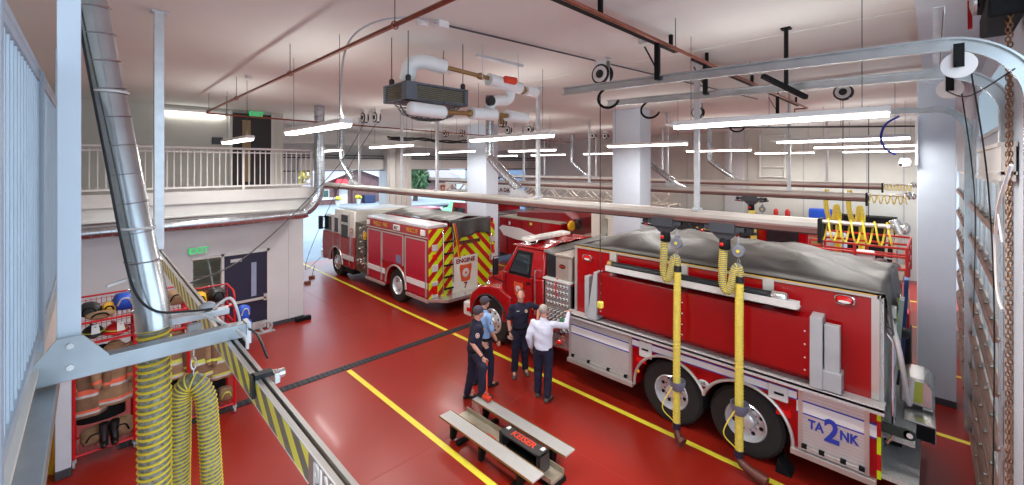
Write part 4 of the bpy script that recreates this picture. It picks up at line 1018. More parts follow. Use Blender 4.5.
MB().box(7.11, 7.125, 5.37, 5.43, 2.02, 2.46).build('box_hinge', M_alum2, T)
MB().ell((7.115, 5.60, 2.28), (.012, .09, .045)).build('oval_badge', M_black, T, smooth=True); text('PIERCE', .05, (7.1, 5.6, 2.28), SIDE, M_orange, T)
MB().box(7.14, 7.16, 5.80, 6.05, 2.0, 2.5).build('clear_curtain', M_glass, T)
MB().hexa([(7.08, 5.8, 2.5), (9.3, 5.8, 2.5), (9.3, 6.1, 2.54), (7.08, 6.1, 2.54), (7.1, 5.8, 2.53), (9.3, 5.8, 2.6), (9.3, 6.1, 2.64), (7.1, 6.1, 2.57)]).box(7.2, 9.2, 5.2, 5.34, 2.55, 2.8).build('canvas_cover', M_tarp, T)
MB().box(7.1, 9.3, 5.33, 6.1, .8, 1.9).box(7.16, 9.3, 5.8, 6.06, 1.99, 2.45).build('pump_core', M_dark, T)
MB().tube(smoothpath([(7.08, 5.7, 2.02), (7.04, 5.72, 1.85), (7.05, 5.7, 1.6)], 5), .012).build('red_strap', M_redlamp, T)
# cab
MB().hexa([(7.08, 6.1, .62), (9.42, 6.1, .62), (9.42, 7.46, .62), (7.08, 7.46, .62), (7.08, 6.1, 1.9), (9.42, 6.1, 1.9), (9.42, 7.46, 1.9), (7.08, 7.46, 1.9)]).build('cab', M_red, T, bevel=.05, smooth=50)
MB().hexa([(7.08, 6.1, 1.86), (9.42, 6.1, 1.86), (9.42, 7.44, 1.86), (7.08, 7.44, 1.86), (7.22, 6.14, 2.56), (9.28, 6.14, 2.56), (9.28, 7.05, 2.56), (7.22, 7.05, 2.56)]).build('cab_top', M_red, T, bevel=.07, smooth=50)
def roofz(u, v): 
    x = 7.18+u*2.14; y = 6.1+v*1.05
    return (x, y, 2.52+.13*(1-(2*u-1)**4)*(1-(max(0, v-.4)/.6)**2*.7)+.015*math.cos(u*24))
MB().grid(roofz, 30, 10).build('roof_panel', M_red, T, smooth=70, solid=.02)
g = MB(); g.hexa([(7.06, 6.48, 1.86), (7.12, 6.48, 1.86), (7.12, 7.22, 1.86), (7.06, 7.22, 1.86), (7.175, 6.5, 2.44), (7.24, 6.5, 2.44), (7.24, 7.0, 2.44), (7.175, 7.0, 2.44)]); o = g.build('side_window', M_black, T, bevel=.03)
g = MB(); g.hexa([(7.05, 6.54, 1.92), (7.11, 6.54, 1.92), (7.11, 7.14, 1.92), (7.05, 7.14, 1.92), (7.155, 6.55, 2.38), (7.22, 6.55, 2.38), (7.22, 6.95, 2.38), (7.155, 6.95, 2.38)]); g.build('glass', M_glass, o, bevel=.03)
MB().hexa([(7.25, 7.42, 1.9), (9.25, 7.42, 1.9), (9.25, 7.47, 1.9), (7.25, 7.47, 1.9), (7.35, 7.04, 2.48), (9.15, 7.04, 2.48), (9.15, 7.1, 2.48), (7.35, 7.1, 2.48)]).build('windshield', M_glass, T)
MB().box(7.065, 7.08, 6.42, 6.43, .7, 1.9).box(7.065, 7.08, 7.28, 7.29, .7, 1.9).box(7.05, 7.075, 6.5, 6.6, 1.72, 1.76).build('door_seam', M_black, T)
MB().tube([(7.03, 6.3, 1.1), (7.02, 6.3, 2.1)], .016).box(7.02, 7.1, 6.28, 6.32, 1.1, 1.13).box(7.02, 7.12, 6.28, 6.32, 2.07, 2.1).build('grab_handle', M_chrome, T, smooth=True)
badge(T, 7.07, 6.86, 1.55, .3)
g = MB(); g.hexa([(7.62, 7.44, 1.2), (8.88, 7.44, 1.2), (8.8, 8.75, .75), (7.7, 8.75, .75), (7.62, 7.44, 1.88), (8.88, 7.44, 1.88), (8.75, 8.72, 1.42), (7.75, 8.72, 1.42)]); g.build('hood', M_red, T, bevel=.09, smooth=50)
fen = arcpts(7.83, .54, .66, PI*1.0, 0, 20) ; fo = [(8.62, .55), (8.62, .95), (8.5, 1.15), (8.2, 1.36), (7.85, 1.44), (7.5, 1.46), (7.1, 1.3), (7.1, .55)]
for xa, xb in ((7.03, 7.66), (8.84, 9.47)):
    MB().prism(fen + fo[::1], 'X', xa, xb).build('fender', M_red, T, bevel=.05, smooth=50)
g = MB(); a = arcpts(7.83, .54, .665, PI*1.02, -PI*.02, 20); g.tube([(7.02, p, q) for p, q in a], .022, 8); g.build('fender_trim', M_dark, T, smooth=True)
MB().box(7.05, 7.4, 6.35, 7.2, .3, .36).box(7.06, 7.4, 6.35, 7.2, .55, .6).box(7.05, 7.1, 6.35, 6.42, .3, .6).build('cab_step', M_tread, T)
MB().tube([(7.12, 6.12, .42), (7.12, 6.34, .42)], .1, 14).tube([(7.25, 6.4, .55), (7.25, 7.15, .55)], .19, 18).build('fuel_tank', M_steel, T, smooth=True)
MB().box(7.1, 9.4, 8.58, 8.95, .44, .78).build('bumper', M_cream, T, bevel=.02)
MB().box(7.085, 7.1, 8.68, 8.8, .56, .66).build('red_marker', M_redlamp, T); MB().box(7.2, 9.3, 8.6, 8.93, .78, .79).build('bumper_top', M_tread, T)
MB().ell((7.72, 8.6, 1.2), (.1, .1, .08)).ell((7.3, 8.5, 1.2), (.09, .08, .08)).box(7.9, 8.6, 8.72, 8.78, .8, 1.3).build('headlamp', M_chrome, T, smooth=True)
for x, s_ in ((7.0, -1), (9.5, 1)):
    g = MB(); g.tube([(x-s_*.08, 7.25, 2.3), (x+s_*.18, 7.45, 2.25), (x+s_*.18, 7.45, 1.75), (x-s_*.05, 7.3, 1.62)], .014); g.build('mirror_arm', M_black, T, smooth=True)
    MB().box(x+s_*.1-.08, x+s_*.1+.08, 7.43, 7.5, 1.8, 2.2).build('mirror', M_dark, T, bevel=.02)
g = MB(); g.box(7.28, 7.4, 6.6, 6.72, 2.62, 2.7).box(8.7, 8.82, 6.6, 6.72, 2.62, 2.7).box(7.6, 7.7, 6.6, 6.72, 2.62, 2.7); g.build('lightbar_foot', M_black, T)
g = MB()
for k in range(8): g.box(7.12+k*.19, 7.30+k*.19, 6.52, 6.82, 2.68, 2.765)
g.build('lightbar', M_cabwhite, T, bevel=.02)
g = MB(); g.tube([(7.5, 7.2, 2.4), (7.32, 7.28, 2.3), (7.35, 7.4, 2.12)], .02); g.build('wiper', M_black, T)
# rear of the tanker
MB().box(7.05, 9.45, .12, .5, .5, .56).box(7.05, 9.45, .48, .5, .5, 1.42).box(7.3, 9.1, -.0+.16, .5, .9, .94).build('tailboard', M_tread, T)
MB().box(7.0, 7.16, .46, .5, .5, 1.4).box(9.2, 9.5, .46, .5, .5, 2.7).build('rear_chevron', M_chev, T)
MB().box(7.12, 9.38, .44, .49, 1.42, 2.74).build('rear_wall', M_tread, T)
g = MB(); g.hexa([(7.92, -.03, .73), (8.5, -.03, .73), (8.5, .29, .73), (7.92, .29, .73), (7.92, -.03, .97), (8.5, .0, 1.12), (8.5, .29, 1.12), (7.92, .29, .95)]); o = g.build('dump_valve_chute', M_steel, T, bevel=.008)
MB().box(7.905, 7.925, -.02, .28, .745, .94).build('chute_mouth', M_black, o); MB().box(8.15, 8.3, .0, .1, 1.06, 1.09).build('plate', M_white, o)
g = MB(); g.prism([(-.02, 1.08), (.34, 1.08), (.34, 1.36), (.26, 1.46), (.06, 1.46), (-.02, 1.36)], 'X', 8.15, 8.75); g.build('valve_housing', M_steel, T, bevel=.03, smooth=50)
MB().box(8.13, 8.16, .1, .2, 1.14, 1.42).build('lime_mark', M_lime, T)
MB().box(7.03, 7.06, .2, .5, 1.1, 1.22).lathe([(.06, 7.03), (.06, 7.06)], (0, .2, 1.16), 'X', 16).build('tow_hook', mat('dark_green_hook', (24, 50, 44), .4), T)
MB().lathe([(.03, 7.02), (.03, 7.065)], (0, .2, 1.16), 'X', 12).build('hook_eye', M_white, T)
MB().bar((8.0, .38, 1.45), (7.85, .3, 2.62), .16, .05, up=(0, 1, 0)).build('folding_board', mat('pale_green_board', (170, 190, 178), .5), T)
MB().tube([(7.2, .42, .9), (7.2, .36, 1.0), (7.2, .36, 2.2), (7.2, .42, 2.3)], .02).tube([(7.45, .42, .9), (7.45, .36, 1.0), (7.45, .36, 2.2), (7.45, .42, 2.3)], .02).build('grab_rail', M_chrome, T, smooth=True)
MB().tube(smoothpath([(7.3, .4, 2.5), (7.22, .3, 2.1), (7.4, .25, 1.6), (7.62, .22, 1.3), (7.9, .2, 1.5)], 6), .028, 8).build('white_pipe', M_white, T, smooth=True)
MB().box(7.5, 7.64, .34, .44, 2.42, 2.56).box(7.5, 7.64, .34, .44, 2.2, 2.35).build('rear_lamp_box', M_cabwhite, T, bevel=.01)
MB().lathe([(.05, 0), (.07, .03), (.07, .12), (.05, .15)], (8.3, .3, 2.0), 'X', 14).build('outlet_cap', M_dark, T, smooth=True)
MB().box(8.5, 8.62, .34, .44, 1.4, 2.5).build('yellow_stripe_panel', M_lime, T)
tag(MB().hexa([(6.82+.2, 1.62, 0), (7.3, 1.62, 0), (7.3, 1.42, 0), (7.02, 1.42, 0), (7.02, 1.60, .18), (7.3, 1.6, .18), (7.3, 1.56, .18), (7.02, 1.56, .18)]).build('wheel_chock', M_black, bevel=.008), 'black wheel chock with yellow marks behind the tanker rear wheel', 'wheel chock')

# ------------------------------------------------------------------ ENGINE 7
G = thing('fire_engine', 'red and white fire engine lettered ENGINE 7 with a chevron striped rear', 'fire engine', (8.3, 14.4, 0))
X0, X1 = 7.0, 9.6
low = [(10.46, .45), (11.70, .45)] + arcpts(12.34, .54, .64, PI, 0, 18) + [(12.98, .45), (14.36, .45), (14.36, 2.56), (10.46, 2.56)]
MB().prism(low, 'X', X0, X1).build('body', M_red, G, bevel=.008)
MB().box(7.6, 9.0, 10.5, 18.3, .5, .8).build('chassis', M_black, G)
for yc in (12.34, 17.05): wheel(G, X0+.05, yc, .53, .4, .12 if yc < 15 else 0); wheel(G, X1-.05, yc, .53, .4, .12, sgn=-1)
for yc, r in ((12.34, .65), (17.05, .62)):
    g = MB(); g.tube([(X0-.01, p, q) for p, q in arcpts(yc, .54, r, PI, 0, 20)], .03, 8); g.build('fender_trim', M_alum2, G, smooth=True)
mrd = mat('roll_door_red', (178, 20, 48), .3, vary=.05, coat=.3)
def reddoor(ya, yb, za, zb, nm='roll_up_door'):
    o = MB().box(X0-.01, X0, ya, yb, za, zb).build(nm, mrd, G)
    MB().box(X0-.03, X0, ya-.03, ya+.015, za, zb).box(X0-.03, X0, yb-.015, yb+.03, za, zb).box(X0-.03, X0, ya, yb, zb-.015, zb+.02).build('door_frame', M_alum2, o)
    return o
reddoor(13.28, 14.25, .55, 2.2); reddoor(11.88, 13.2, 1.25, 2.2); reddoor(10.58, 11.72, .55, 2.2)
MB().box(X0-.03, X0-.012, 10.5, 11.68, .80, .97).box(X0-.03, X0-.012, 13.02, 14.3, .80, .97).box(X0-.03, X0, 15.45, 16.4, .80, .97).build('white_stripe', M_white, G)
MB().box(X0-.05, X0+.02, 10.46, 11.66, .40, .48).box(X0-.05, X0+.02, 13.05, 14.4, .40, .48).box(X0-.02, X0, 10.5, 14.36, 2.27, 2.30).build('rub_rail', M_alum2, G)
text('WELLS  FIRE', .19, (X0-.012, 13.35, 2.43), SIDE, M_gold, G, off=.004); text('RESCUE', .19, (X0-.012, 11.35, 2.43), SIDE, M_gold, G, off=.004)
for y, w_ in ((14.2, .1), (12.25, .19), (10.72, .12)): MB().box(X0-.05, X0, y-w_, y+w_, 2.34, 2.52).build('scene_light', M_white, G, bevel=.02)
text('M-7', .13, (X0-.056, 12.25, 2.43), SIDE, M_black, G, off=.004)
MB().box(X0-.02, X0, 12.0, 12.3, 1.3, 1.55).build('flag_decal', mat('flag_blue_grey', (120, 126, 160), .4), G)
# pump bay
MB().box(7.05, 9.5, 14.36, 15.4, .5, 2.3).build('pump_bay', mat('pump_bay_bronze', (128, 122, 104), .3, .8, vary=.5, scale=7), G)
g = MB(); random.seed(9)
for i in range(36): g.lathe([(.04, -.05), (.05, 0)], (7.05, 14.5+random.random()*.75, .7+random.random()*1.5), 'X', 10)
g.build('gauge', M_chrome, G, smooth=True)
g = MB()
for i in range(8): g.tube([(7.04, 14.45, 1.2+i*.09), (6.98, 14.5, 1.2+i*.09)], .03, 8)
g.build('valve_knob', M_dark, G, smooth=True)
MB().box(6.98, 7.05, 14.45, 14.62, 1.75, 2.0).build('amber_box', M_yellowpaint, G)
# cab
cabp = [(15.41, .5), (16.38, .5)] + arcpts(17.05, .54, .62, PI, 0, 14) + [(18.42, .5), (18.5, 1.2), (18.42, 1.7), (15.41, 1.7)]
MB().prism(cabp, 'X', 7.0, 9.55).build('cab_lower', M_red, G, bevel=.03)
MB().prism([(15.41, 1.66), (18.42, 1.66), (18.2, 2.42), (17.3, 2.46), (17.25, 2.70), (15.41, 2.72)], 'X', 7.03, 9.52).build('cab_upper', M_cabwhite, G, bevel=.05, smooth=50)
for ya, yb, za, zb, nm in ((17.5, 18.2, 1.75, 2.32, 'front_window'), (16.85, 17.2, 1.75, 2.32, 'middle_window'), (15.95, 16.55, 1.65, 2.12, 'rear_window'), (15.95, 16.55, 2.22, 2.5, 'upper_window')):
    o = MB().box(7.0, 7.04, ya-.04, yb+.04, za-.04, zb+.04).build('window_frame', M_alum, G, bevel=.01)
    MB().box(6.995, 7.03, ya, yb, za, zb).build(nm, M_glass, o)
MB().hexa([(7.2, 18.36, 1.75), (9.4, 18.36, 1.75), (9.4, 18.46, 1.75), (7.2, 18.46, 1.75), (7.2, 18.18, 2.36), (9.4, 18.18, 2.36), (9.4, 18.26, 2.36), (7.2, 18.26, 2.36)]).build('windshield', M_glass, G)
MB().box(6.96, 7.0, 16.75, 16.78, .9, 1.5).box(6.96, 7.0, 15.62, 15.68, 1.0, 1.9).build('door_handle', M_chrome, G)
MB().box(6.985, 7.0, 16.65, 16.66, .6, 2.5).box(6.985, 7.0, 17.35, 17.36, .6, 2.4).box(6.985, 7.0, 15.8, 15.81, .6, 2.6).build('door_seam', M_lgrey, G)
MB().box(6.8, 6.95, 18.25, 18.4, 1.75, 2.3).tube([(6.95, 18.3, 2.25), (7.1, 18.3, 2.3)], .02).tube([(6.95, 18.3, 1.8), (7.1, 18.3, 1.75)], .02).build('mirror', M_dark, G, bevel=.03)
MB().box(7.1, 9.5, 18.5, 18.95, .42, .78).build('bumper', M_chrome, G, bevel=.04); MB().ell((7.15, 18.62, .95), (.1, .16, .12)).ell((7.15, 18.6, .75), (.12, .1, .1)).build('headlamp', M_chrome, G, smooth=True)
MB().box(7.0, 7.3, 16.4, 15.5, .3, .36).box(7.02, 7.3, 15.5, 16.3, .36, .5).build('cab_step', M_black, G)
MB().hexa([(7.15, 15.45, 2.72), (9.4, 15.45, 2.72), (9.4, 17.1, 2.70), (7.15, 17.1, 2.70), (7.15, 15.45, 2.735), (9.4, 15.45, 2.735), (9.4, 17.1, 2.72), (7.15, 17.1, 2.72)]).build('cab_roof', mat('cab_roof_pale', (214, 222, 230), .4), G)
badge(G, 6.99, 15.6, 1.95, .2)
# top
MB().box(7.0, 7.72, 10.5, 12.5, 2.56, 2.66).box(7.0, 7.72, 12.55, 14.4, 2.56, 2.64).build('top_locker', mat('pale_locker', (222, 222, 226), .35, .3), G, bevel=.02)
MB().box(7.72, 7.78, 10.5, 14.3, 2.56, 2.68).box(9.3, 9.6, 10.5, 14.3, 2.56, 2.68).build('bed_edge', M_redd, G)
def bz(u, v): return (7.76+u*1.62, 10.44+v*3.9, 2.70+.1*math.sin(u*PI)**.6+.02*math.sin(v*30+u*4)+.015*math.sin(v*13-u*11))
MB().grid(bz, 16, 40).build('hose_bed_tarp', M_tarp, G, smooth=70, solid=.006)
MB().box(7.6, 9.3, 14.4, 15.6, 2.3, 2.5).tube([(7.7, 14.5, 2.6), (9.2, 15.2, 2.7)], .05).build('deck_gear', M_tarpb, G)
# rear
MB().box(7.0, 9.6, 10.42, 10.46, .5, 2.54).build('rear_chevron', M_chev, G)
MB().grid(lambda u, v: (7.78+u*1.62, 10.40-.05*math.sin(u*17)*(v+.2)-.05*v, 2.76-v*(.62-.12*math.sin(u*PI)+.05*math.sin(u*6))), 28, 10).build('rear_tarp', M_tarpb, G, smooth=70, solid=.008)
o = MB().box(7.84, 8.8, 10.38, 10.42, .5, 1.58).box(7.82, 8.82, 10.39, 10.42, .48, 1.6).build('number_panel', M_cabwhite, G)
text('ENGINE', .185, (8.32, 10.376, 1.46), REAR, M_lettering_red, o, off=.006, sx=1.15); text('7', .25, (8.32, 10.376, .68), REAR, M_lettering_red, o, off=.01)
badge(o, 8.32, 10.378, 1.08, .52, facing='rear')
text('WELLS', .07, (8.32, 10.368, 1.28), REAR, M_gold, o); text('FIRE DEPT', .055, (8.32, 10.368, .9), REAR, M_gold, o)
MB().tube([(7.42, 10.30, .62), (7.42, 10.30, 2.3), (7.42, 10.36, 2.5)], .018).tube([(7.78, 10.30, .9), (7.78, 10.3, 2.4)], .018).build('ladder_rail', M_chrome, G, smooth=True)
for k in range(5): MB().box(7.44, 7.78, 10.27, 10.33, .72+k*.35, .76+k*.35).build('ladder_rung', M_black, G)
MB().tube([(9.35, 10.36, 1.3), (9.32, 10.30, 1.4), (9.32, 10.30, 2.2), (9.35, 10.36, 2.3)], .016).build('grab_rail', M_chrome, G, smooth=True)
for x in (7.18, 9.46):
    for z, m, hh in ((2.0, M_silver, .09), (1.72, M_redlamp, .09), (1.4, M_silver, .1), (.75, M_redlamp, .12), (.95, M_silver, .06), (.58, M_silver, .05)): MB().box(x-.1 if m != M_redlamp else x-.07, x+.1 if m != M_redlamp else x+.07, 10.37, 10.42, z-hh, z+hh).build('tail_lamp', m, G, bevel=.01)
MB().box(8.0, 8.9, 10.37, 10.42, 1.98, 2.08).build('arrow_light', M_dark, G); g = MB()
for k in range(8): g.box(8.04+k*.1, 8.11+k*.1, 10.36, 10.37, 2.0, 2.06)
g.build('arrow_lens', mat('dim_amber', (130, 60, 36), .4), G)
MB().prism([(7.0, 10.44), (7.35, 9.98), (9.25, 9.98), (9.6, 10.44)], 'Z', .43, .52).build('tailboard', M_steel, G, bevel=.006)
MB().tube(smoothpath([(7.82, 10.36, 2.66), (7.86, 10.3, 2.3), (7.92, 10.28, 1.9), (8.0, 10.3, 1.6)], 5), .02).build('yellow_strap', M_yellowpaint, G); MB().tube(smoothpath([(7.88, 10.36, 2.66), (7.92, 10.3, 2.3), (7.98, 10.28, 1.9), (8.05, 10.3, 1.6)], 5), .02).build('red_strap', M_orange, G)

# ------------------------------------------------------------------ LADDER TRUCK behind
L_ = thing('ladder_truck', 'red ladder truck with a white overhead truss ladder, behind the tanker cab', 'ladder truck', (14.3, 12, 0))
MB().prism([(10.4, .5), (11.5, .5)] + arcpts(12.2, .54, .64, PI, 0, 14) + [(12.9, .5), (13.9, .5), (13.9, 2.1), (10.4, 2.1)], 'X', 13.1, 15.6).build('body', M_redd, L_, bevel=.02)
MB().box(13.08, 15.6, 10.38, 13.92, 2.1, 2.16).build('body_top', mat('taupe_top', (168, 158, 142), .5), L_)
MB().prism([(10.1, 1.3), (10.1, 2.3), (10.5, 2.52), (13.2, 2.36), (13.2, 2.1), (10.5, 2.1)], 'X', 13.5, 15.3).build('centre_housing', mat('dark_red_housing', (122, 12, 22), .3, coat=.3), L_, bevel=.02)
MB().prism([(13.9, 1.62), (13.7, 1.75), (12.6, 1.72), (11.6, 1.5), (10.7, 1.3), (10.7, 1.2), (12.8, 1.22), (13.6, 1.32)], 'X', 13.07, 13.1).build('swoosh', M_white, L_)
for y in (11.4, 12.5, 13.4): MB().box(13.085, 13.1, y-.01, y+.01, .6, 2.1).build('door_seam', M_black, L_)
MB().box(13.07, 13.1, 11.9, 12.02, 1.92, 2.02).build('yellow_placard', M_lime, L_); MB().box(13.07, 13.1, 13.2, 13.28, 1.82, 1.95).build('white_placard', M_white, L_)
for yc in (12.2, 16.2, 8.4): wheel(L_, 13.15, yc, .53, .4, .12)
MB().box(13.15, 15.5, 13.9, 15.0, .3, 2.2).build('pump_bay', mat('ladder_pump_bay', (96, 96, 108), .35, .6, vary=.7, scale=6), L_)
MB().prism([(15, .9), (17.6, .9), (17.6, 1.6), (17.4, 2.55), (15, 2.6)], 'X', 13.1, 15.6).build('cab', M_redd, L_, bevel=.04)
MB().box(13.09, 13.12, 15.3, 16.1, 1.7, 2.3).box(13.09, 13.12, 16.4, 17.3, 1.7, 2.3).build('cab_window', M_glass, L_)
MB().box(13.3, 15.5, 6.8, 10.4, 1.5, 1.62).build('deck', mat('tan_deck', (150, 138, 116), .6), L_)
MB().box(13.3, 15.5, 6.8, 10.4, .6, 1.5).build('rear_body', M_redd, L_)
MB().box(13.6, 14.4, 8.9, 9.3, 1.62, 2.6).box(14.4, 15.0, 8.2, 8.8, 1.62, 2.4).box(13.5, 13.9, 7.9, 8.5, 1.62, 2.5).build('turntable_cabinet', M_cabwhite, L_, bevel=.03)
MB().lathe([(.5, 1.62), (.5, 1.8), (.42, 1.85)], (14.5, 8.8, 0), 'Z', 24).build('turntable', M_lgrey, L_, smooth=30)
MB().lathe([(.17, 0), (.2, .03), (.2, .1), (.17, .13)], (13.4, 10.02, 2.05), 'Y', 20).build('yellow_reel', M_yellowpaint, L_, smooth=30); MB().tube([(13.7+.17*math.cos(a), 9.95, 2.1+.17*math.sin(a)) for a in [i*PI/9 for i in range(19)]], .05, 8).build('hose_reel', M_dark, L_, smooth=True)
g = MB()
for x in (14.0, 14.9):
    g.box(x-.04, x+.04, 6.4, 19.2, 2.98, 3.08); g.box(x-.04, x+.04, 6.4, 19.2, 3.42, 3.50)
    y = 6.6; k = 0
    while y < 19: g.bar((x, y, 3.05 if k % 2 else 3.45), (x, y+.5, 3.45 if k % 2 else 3.05), .045); y += .5; k += 1
o = g.build('ladder', M_cabwhite, L_)
g = MB(); y = 6.5
while y < 19.2: g.tube([(14.0, y, 3.05), (14.9, y, 3.05)], .02, 6); y += .35
g.build('rung', M_cabwhite, o)
MB().hexa([(13.9, 8.5, 2.4), (15.0, 8.5, 2.4), (15.0, 9.3, 2.4), (13.9, 9.3, 2.4), (13.95, 8.2, 3.0), (14.95, 8.2, 3.0), (14.95, 8.8, 3.0), (13.95, 8.8, 3.0)]).build('ladder_pedestal', M_cabwhite, L_)
MB().box(13.92, 13.95, 13.7, 16.6, 3.1, 3.42).build('ladder_sign', M_cabwhite, L_); text('C TOWER A DA', .26, (13.91, 15.1, 3.26), SIDE, M_lettering_red, L_, off=.008, sx=1.1)
MB().box(13.5, 14.4, 19.3, 19.36, 2.75, 3.45).box(13.5, 15.2, 19.36, 19.9, 2.75, 2.8).build('basket_panel', M_cabwhite, L_); badge(L_, 13.85, 19.29, 3.15, .35, facing='rear')

# ------------------------------------------------------------------ RED UTILITY TRUCK with pipe railing
U = thing('utility_truck', 'red truck with black windows and red pipe railing behind the tanker tarp', 'truck', (14.3, 3.2, 0))
MB().prism([(.5, .6), (1.3, .6)] + arcpts(1.8, .5, .58, PI, 0, 12) + [(2.5, .6), (4.6, .6)] + arcpts(5.3, .5, .56, PI, 0, 12) + [(6.1, .6), (6.15, 1.3), (6.0, 1.9), (4.9, 2.1), (2.3, 2.1), (2.3, 1.75), (.5, 1.75)], 'X', 13.1, 15.4).build('body', M_red, U, bevel=.03)
MB().prism([(2.3, 2.08), (4.9, 2.08), (4.35, 2.72), (2.3, 2.78)], 'X', 13.18, 15.3).build('cab', M_red, U, bevel=.04)
MB().box(13.16, 13.2, 3.45, 3.95, 2.16, 2.62).box(13.16, 13.2, 2.5, 3.25, 2.16, 2.65).prism([(4.08, 2.16), (4.62, 2.16), (4.2, 2.62), (4.08, 2.62)], 'X', 13.16, 13.2).build('window', M_glass, U)
MB().hexa([(13.3, 4.86, 2.12), (15.2, 4.86, 2.12), (15.2, 4.93, 2.12), (13.3, 4.93, 2.12), (13.4, 4.4, 2.66), (15.1, 4.4, 2.66), (15.1, 4.46, 2.66), (13.4, 4.46, 2.66)]).build('windshield', M_glass, U)
MB().box(13.5, 14.9, 4.7, 5.3, 2.2, 2.5).build('yellow_hood_box', M_yellowpaint, U, bevel=.03)
MB().box(13.08, 13.1, 2.6, 5.8, 1.86, 1.9).build('gold_line', M_gold, U); text('WELLS', .16, (13.07, 5.2, 1.75), SIDE, M_gold, U)
for yc in (1.8, 5.3): wheel(U, 13.13, yc, .48, .3, .1)
g = MB()
for z in (2.53, 2.33, 2.05):
    g.tube([(13.15, 2.25, z), (13.15, .42, z), (15.3, .42, z), (15.3, 2.25, z)], .028, 8)
for x, y in ((13.15, 2.25), (13.15, 1.35), (13.15, .42), (14.2, .42), (15.3, .42), (15.3, 1.3), (15.3, 2.25)): g.tube([(x, y, 1.7), (x, y, 2.53)], .03, 8)
g.build('pipe_railing', M_redrail, U, smooth=True)
MB().box(13.2, 15.3, .5, 2.25, 1.7, 1.8).build('bed_floor', mat('tan_bed', (150, 130, 118), .6), U)
MB().box(13.2, 13.6, 1.0, 1.35, 2.1, 2.35).build('white_lamp_box', M_white, U, bevel=.02)
g = MB(); random.seed(5)
for i in range(16): g.ell((13.5+random.random()*1.5, .7+random.random()*1.3, 1.85+random.random()*.15), (.15, .15, .1), 8, 6)
g.build('stowed_gear', mat('mixed_gear', (120, 96, 100), .7, vary=.7, scale=5), U, smooth=True)

# ------------------------------------------------------------------ far wall furniture
t = thing('storage_cabinet', 'tall black cabinet against the far side wall, seen left of the right hand column', 'cabinet', (21.9, 1.9, 0))
MB().box(21.5, 22.25, .98, 1.92, .02, 2.42).box(21.5, 22.25, 1.96, 2.9, .02, 2.42).build('body', M_black, t, bevel=.01)
MB().box(21.48, 21.5, 1.8, 1.83, 1.1, 1.3).box(21.48, 21.5, 2.05, 2.08, 1.1, 1.3).build('handle', M_steel, t)
t = thing('workbench', 'long dark workbench shelf with small items along the far side wall', 'workbench', (21.9, 5, 0))
MB().box(21.5, 22.17, 3.1, 9.6, 2.1, 2.16).box(21.9, 22.12, 3.15, 9.5, .02, 2.1).build('bench', M_grey, t)
tag(MB().box(21.6, 22.0, 2.95, 3.75, 2.17, 2.6).build('cooler', M_blue, bevel=.04), 'blue cooler box on the far bench behind the yellow hoses', 'cooler')
for y, lab in ((5.0, 'left red can on the far bench'), (4.55, 'right red can on the far bench, beside the blue cooler')): tag(MB().lathe([(.1, 2.17), (.1, 2.4), (.03, 2.5)], (21.8, y, 0), 'Z', 12).build('fuel_can', M_redrack, smooth=True), lab, 'can')
tag(MB().lathe([(.12, 2.17), (.14, 2.27), (.02, 2.3)], (21.8, 5.9, 0)).build('hard_hat', M_yellowpaint, smooth=True), 'yellow hard hat on the far bench right of the trolley', 'hard hat')
t = thing('stepladder', 'white wooden A frame stepladder beside the far black cabinet', 'stepladder', (17.2, .8, 0))
g = MB(); g.bar((16.8, .95, 0), (17.1, .75, 2.6), .06); g.bar((17.6, .5, 0), (17.15, .68, 2.6), .06); g.bar((17.0, 1.15, 0), (17.15, .95, 2.6), .06); g.bar((17.8, .7, 0), (17.2, .9, 2.6), .06); g.build('rail', mat('pale_wood', (220, 206, 190), .6), t)
g = MB()
for k in range(7): u = (k+1)/8; g.bar((16.8+.3*u, .95-.2*u, 2.6*u), (17.0+.15*u, 1.15-.2*u, 2.6*u), .05, .03)
g.build('step', M_cream, t)
tag(MB().box(18.5, 19.5, 2.2, 3.2, 0, 2.0).build('equipment_trailer', mat('pale_trailer', (200, 196, 205), .4, vary=.3), bevel=.1), 'pale covered trailer by the far wall behind the coiled air hose', 'trailer')
# turnout gear and clutter behind the tanker tail
t = thing('equipment_stack', 'blue folded board leaning on dark gear boxes between tanker tail and column', 'equipment', (11.2, .9, 0))
MB().bar((10.55, .42, .4), (10.3, .33, 2.42), .16, .06).build('blue_board', mat('blue_board', (52, 96, 160), .5), t)
MB().box(10.45, 10.95, .28, .75, 0, 1.45).build('dark_box', M_dark, t, bevel=.03); MB().box(10.5, 10.9, .3, .7, 1.45, 1.75).build('red_case', M_redrack, t, bevel=.03)

# ================================================================== TRAINING SLED on the floor
S = thing('training_sled', 'steel forcible training sled with two tread platforms and a black box lettered KEISER', 'training sled', (4.5, 4.75, 0))
def sledplat(xa, xb, za, zb):
    g = MB(); g.hexa([(xa, 3.70, .275), (xb, 3.70, .275), (xb, 5.78, .275), (xa, 5.78, .275), (xa, 3.70, .30), (xb, 3.70, .30), (xb, 5.78, .30), (xa, 5.78, .30)])
    o = g.build('tread_platform', mat('sled_tread', (196, 195, 192), .4, .5, vary=.1, scale=70, bump=.5, bscale=70), S, bevel=.004)
    g = MB(); g.box(xa-.006, xa, 3.70, 5.78, .272, .302).box(xb, xb+.006, 3.7, 5.78, .272, .31); g.build('edge_strip', M_brass, o)
    g = MB()
    for y in (4.0, 4.8, 5.5): g.prism([(xa+.03, .02), (xa+.1, .02), (xb-.03, .276), (xa+.03, .276)], 'Y', y-.03, y+.03)
    g.build('leg', M_black, o)
    return o
sledplat(4.08, 4.31, 0, 0); sledplat(4.78, 5.0, 0, 0)
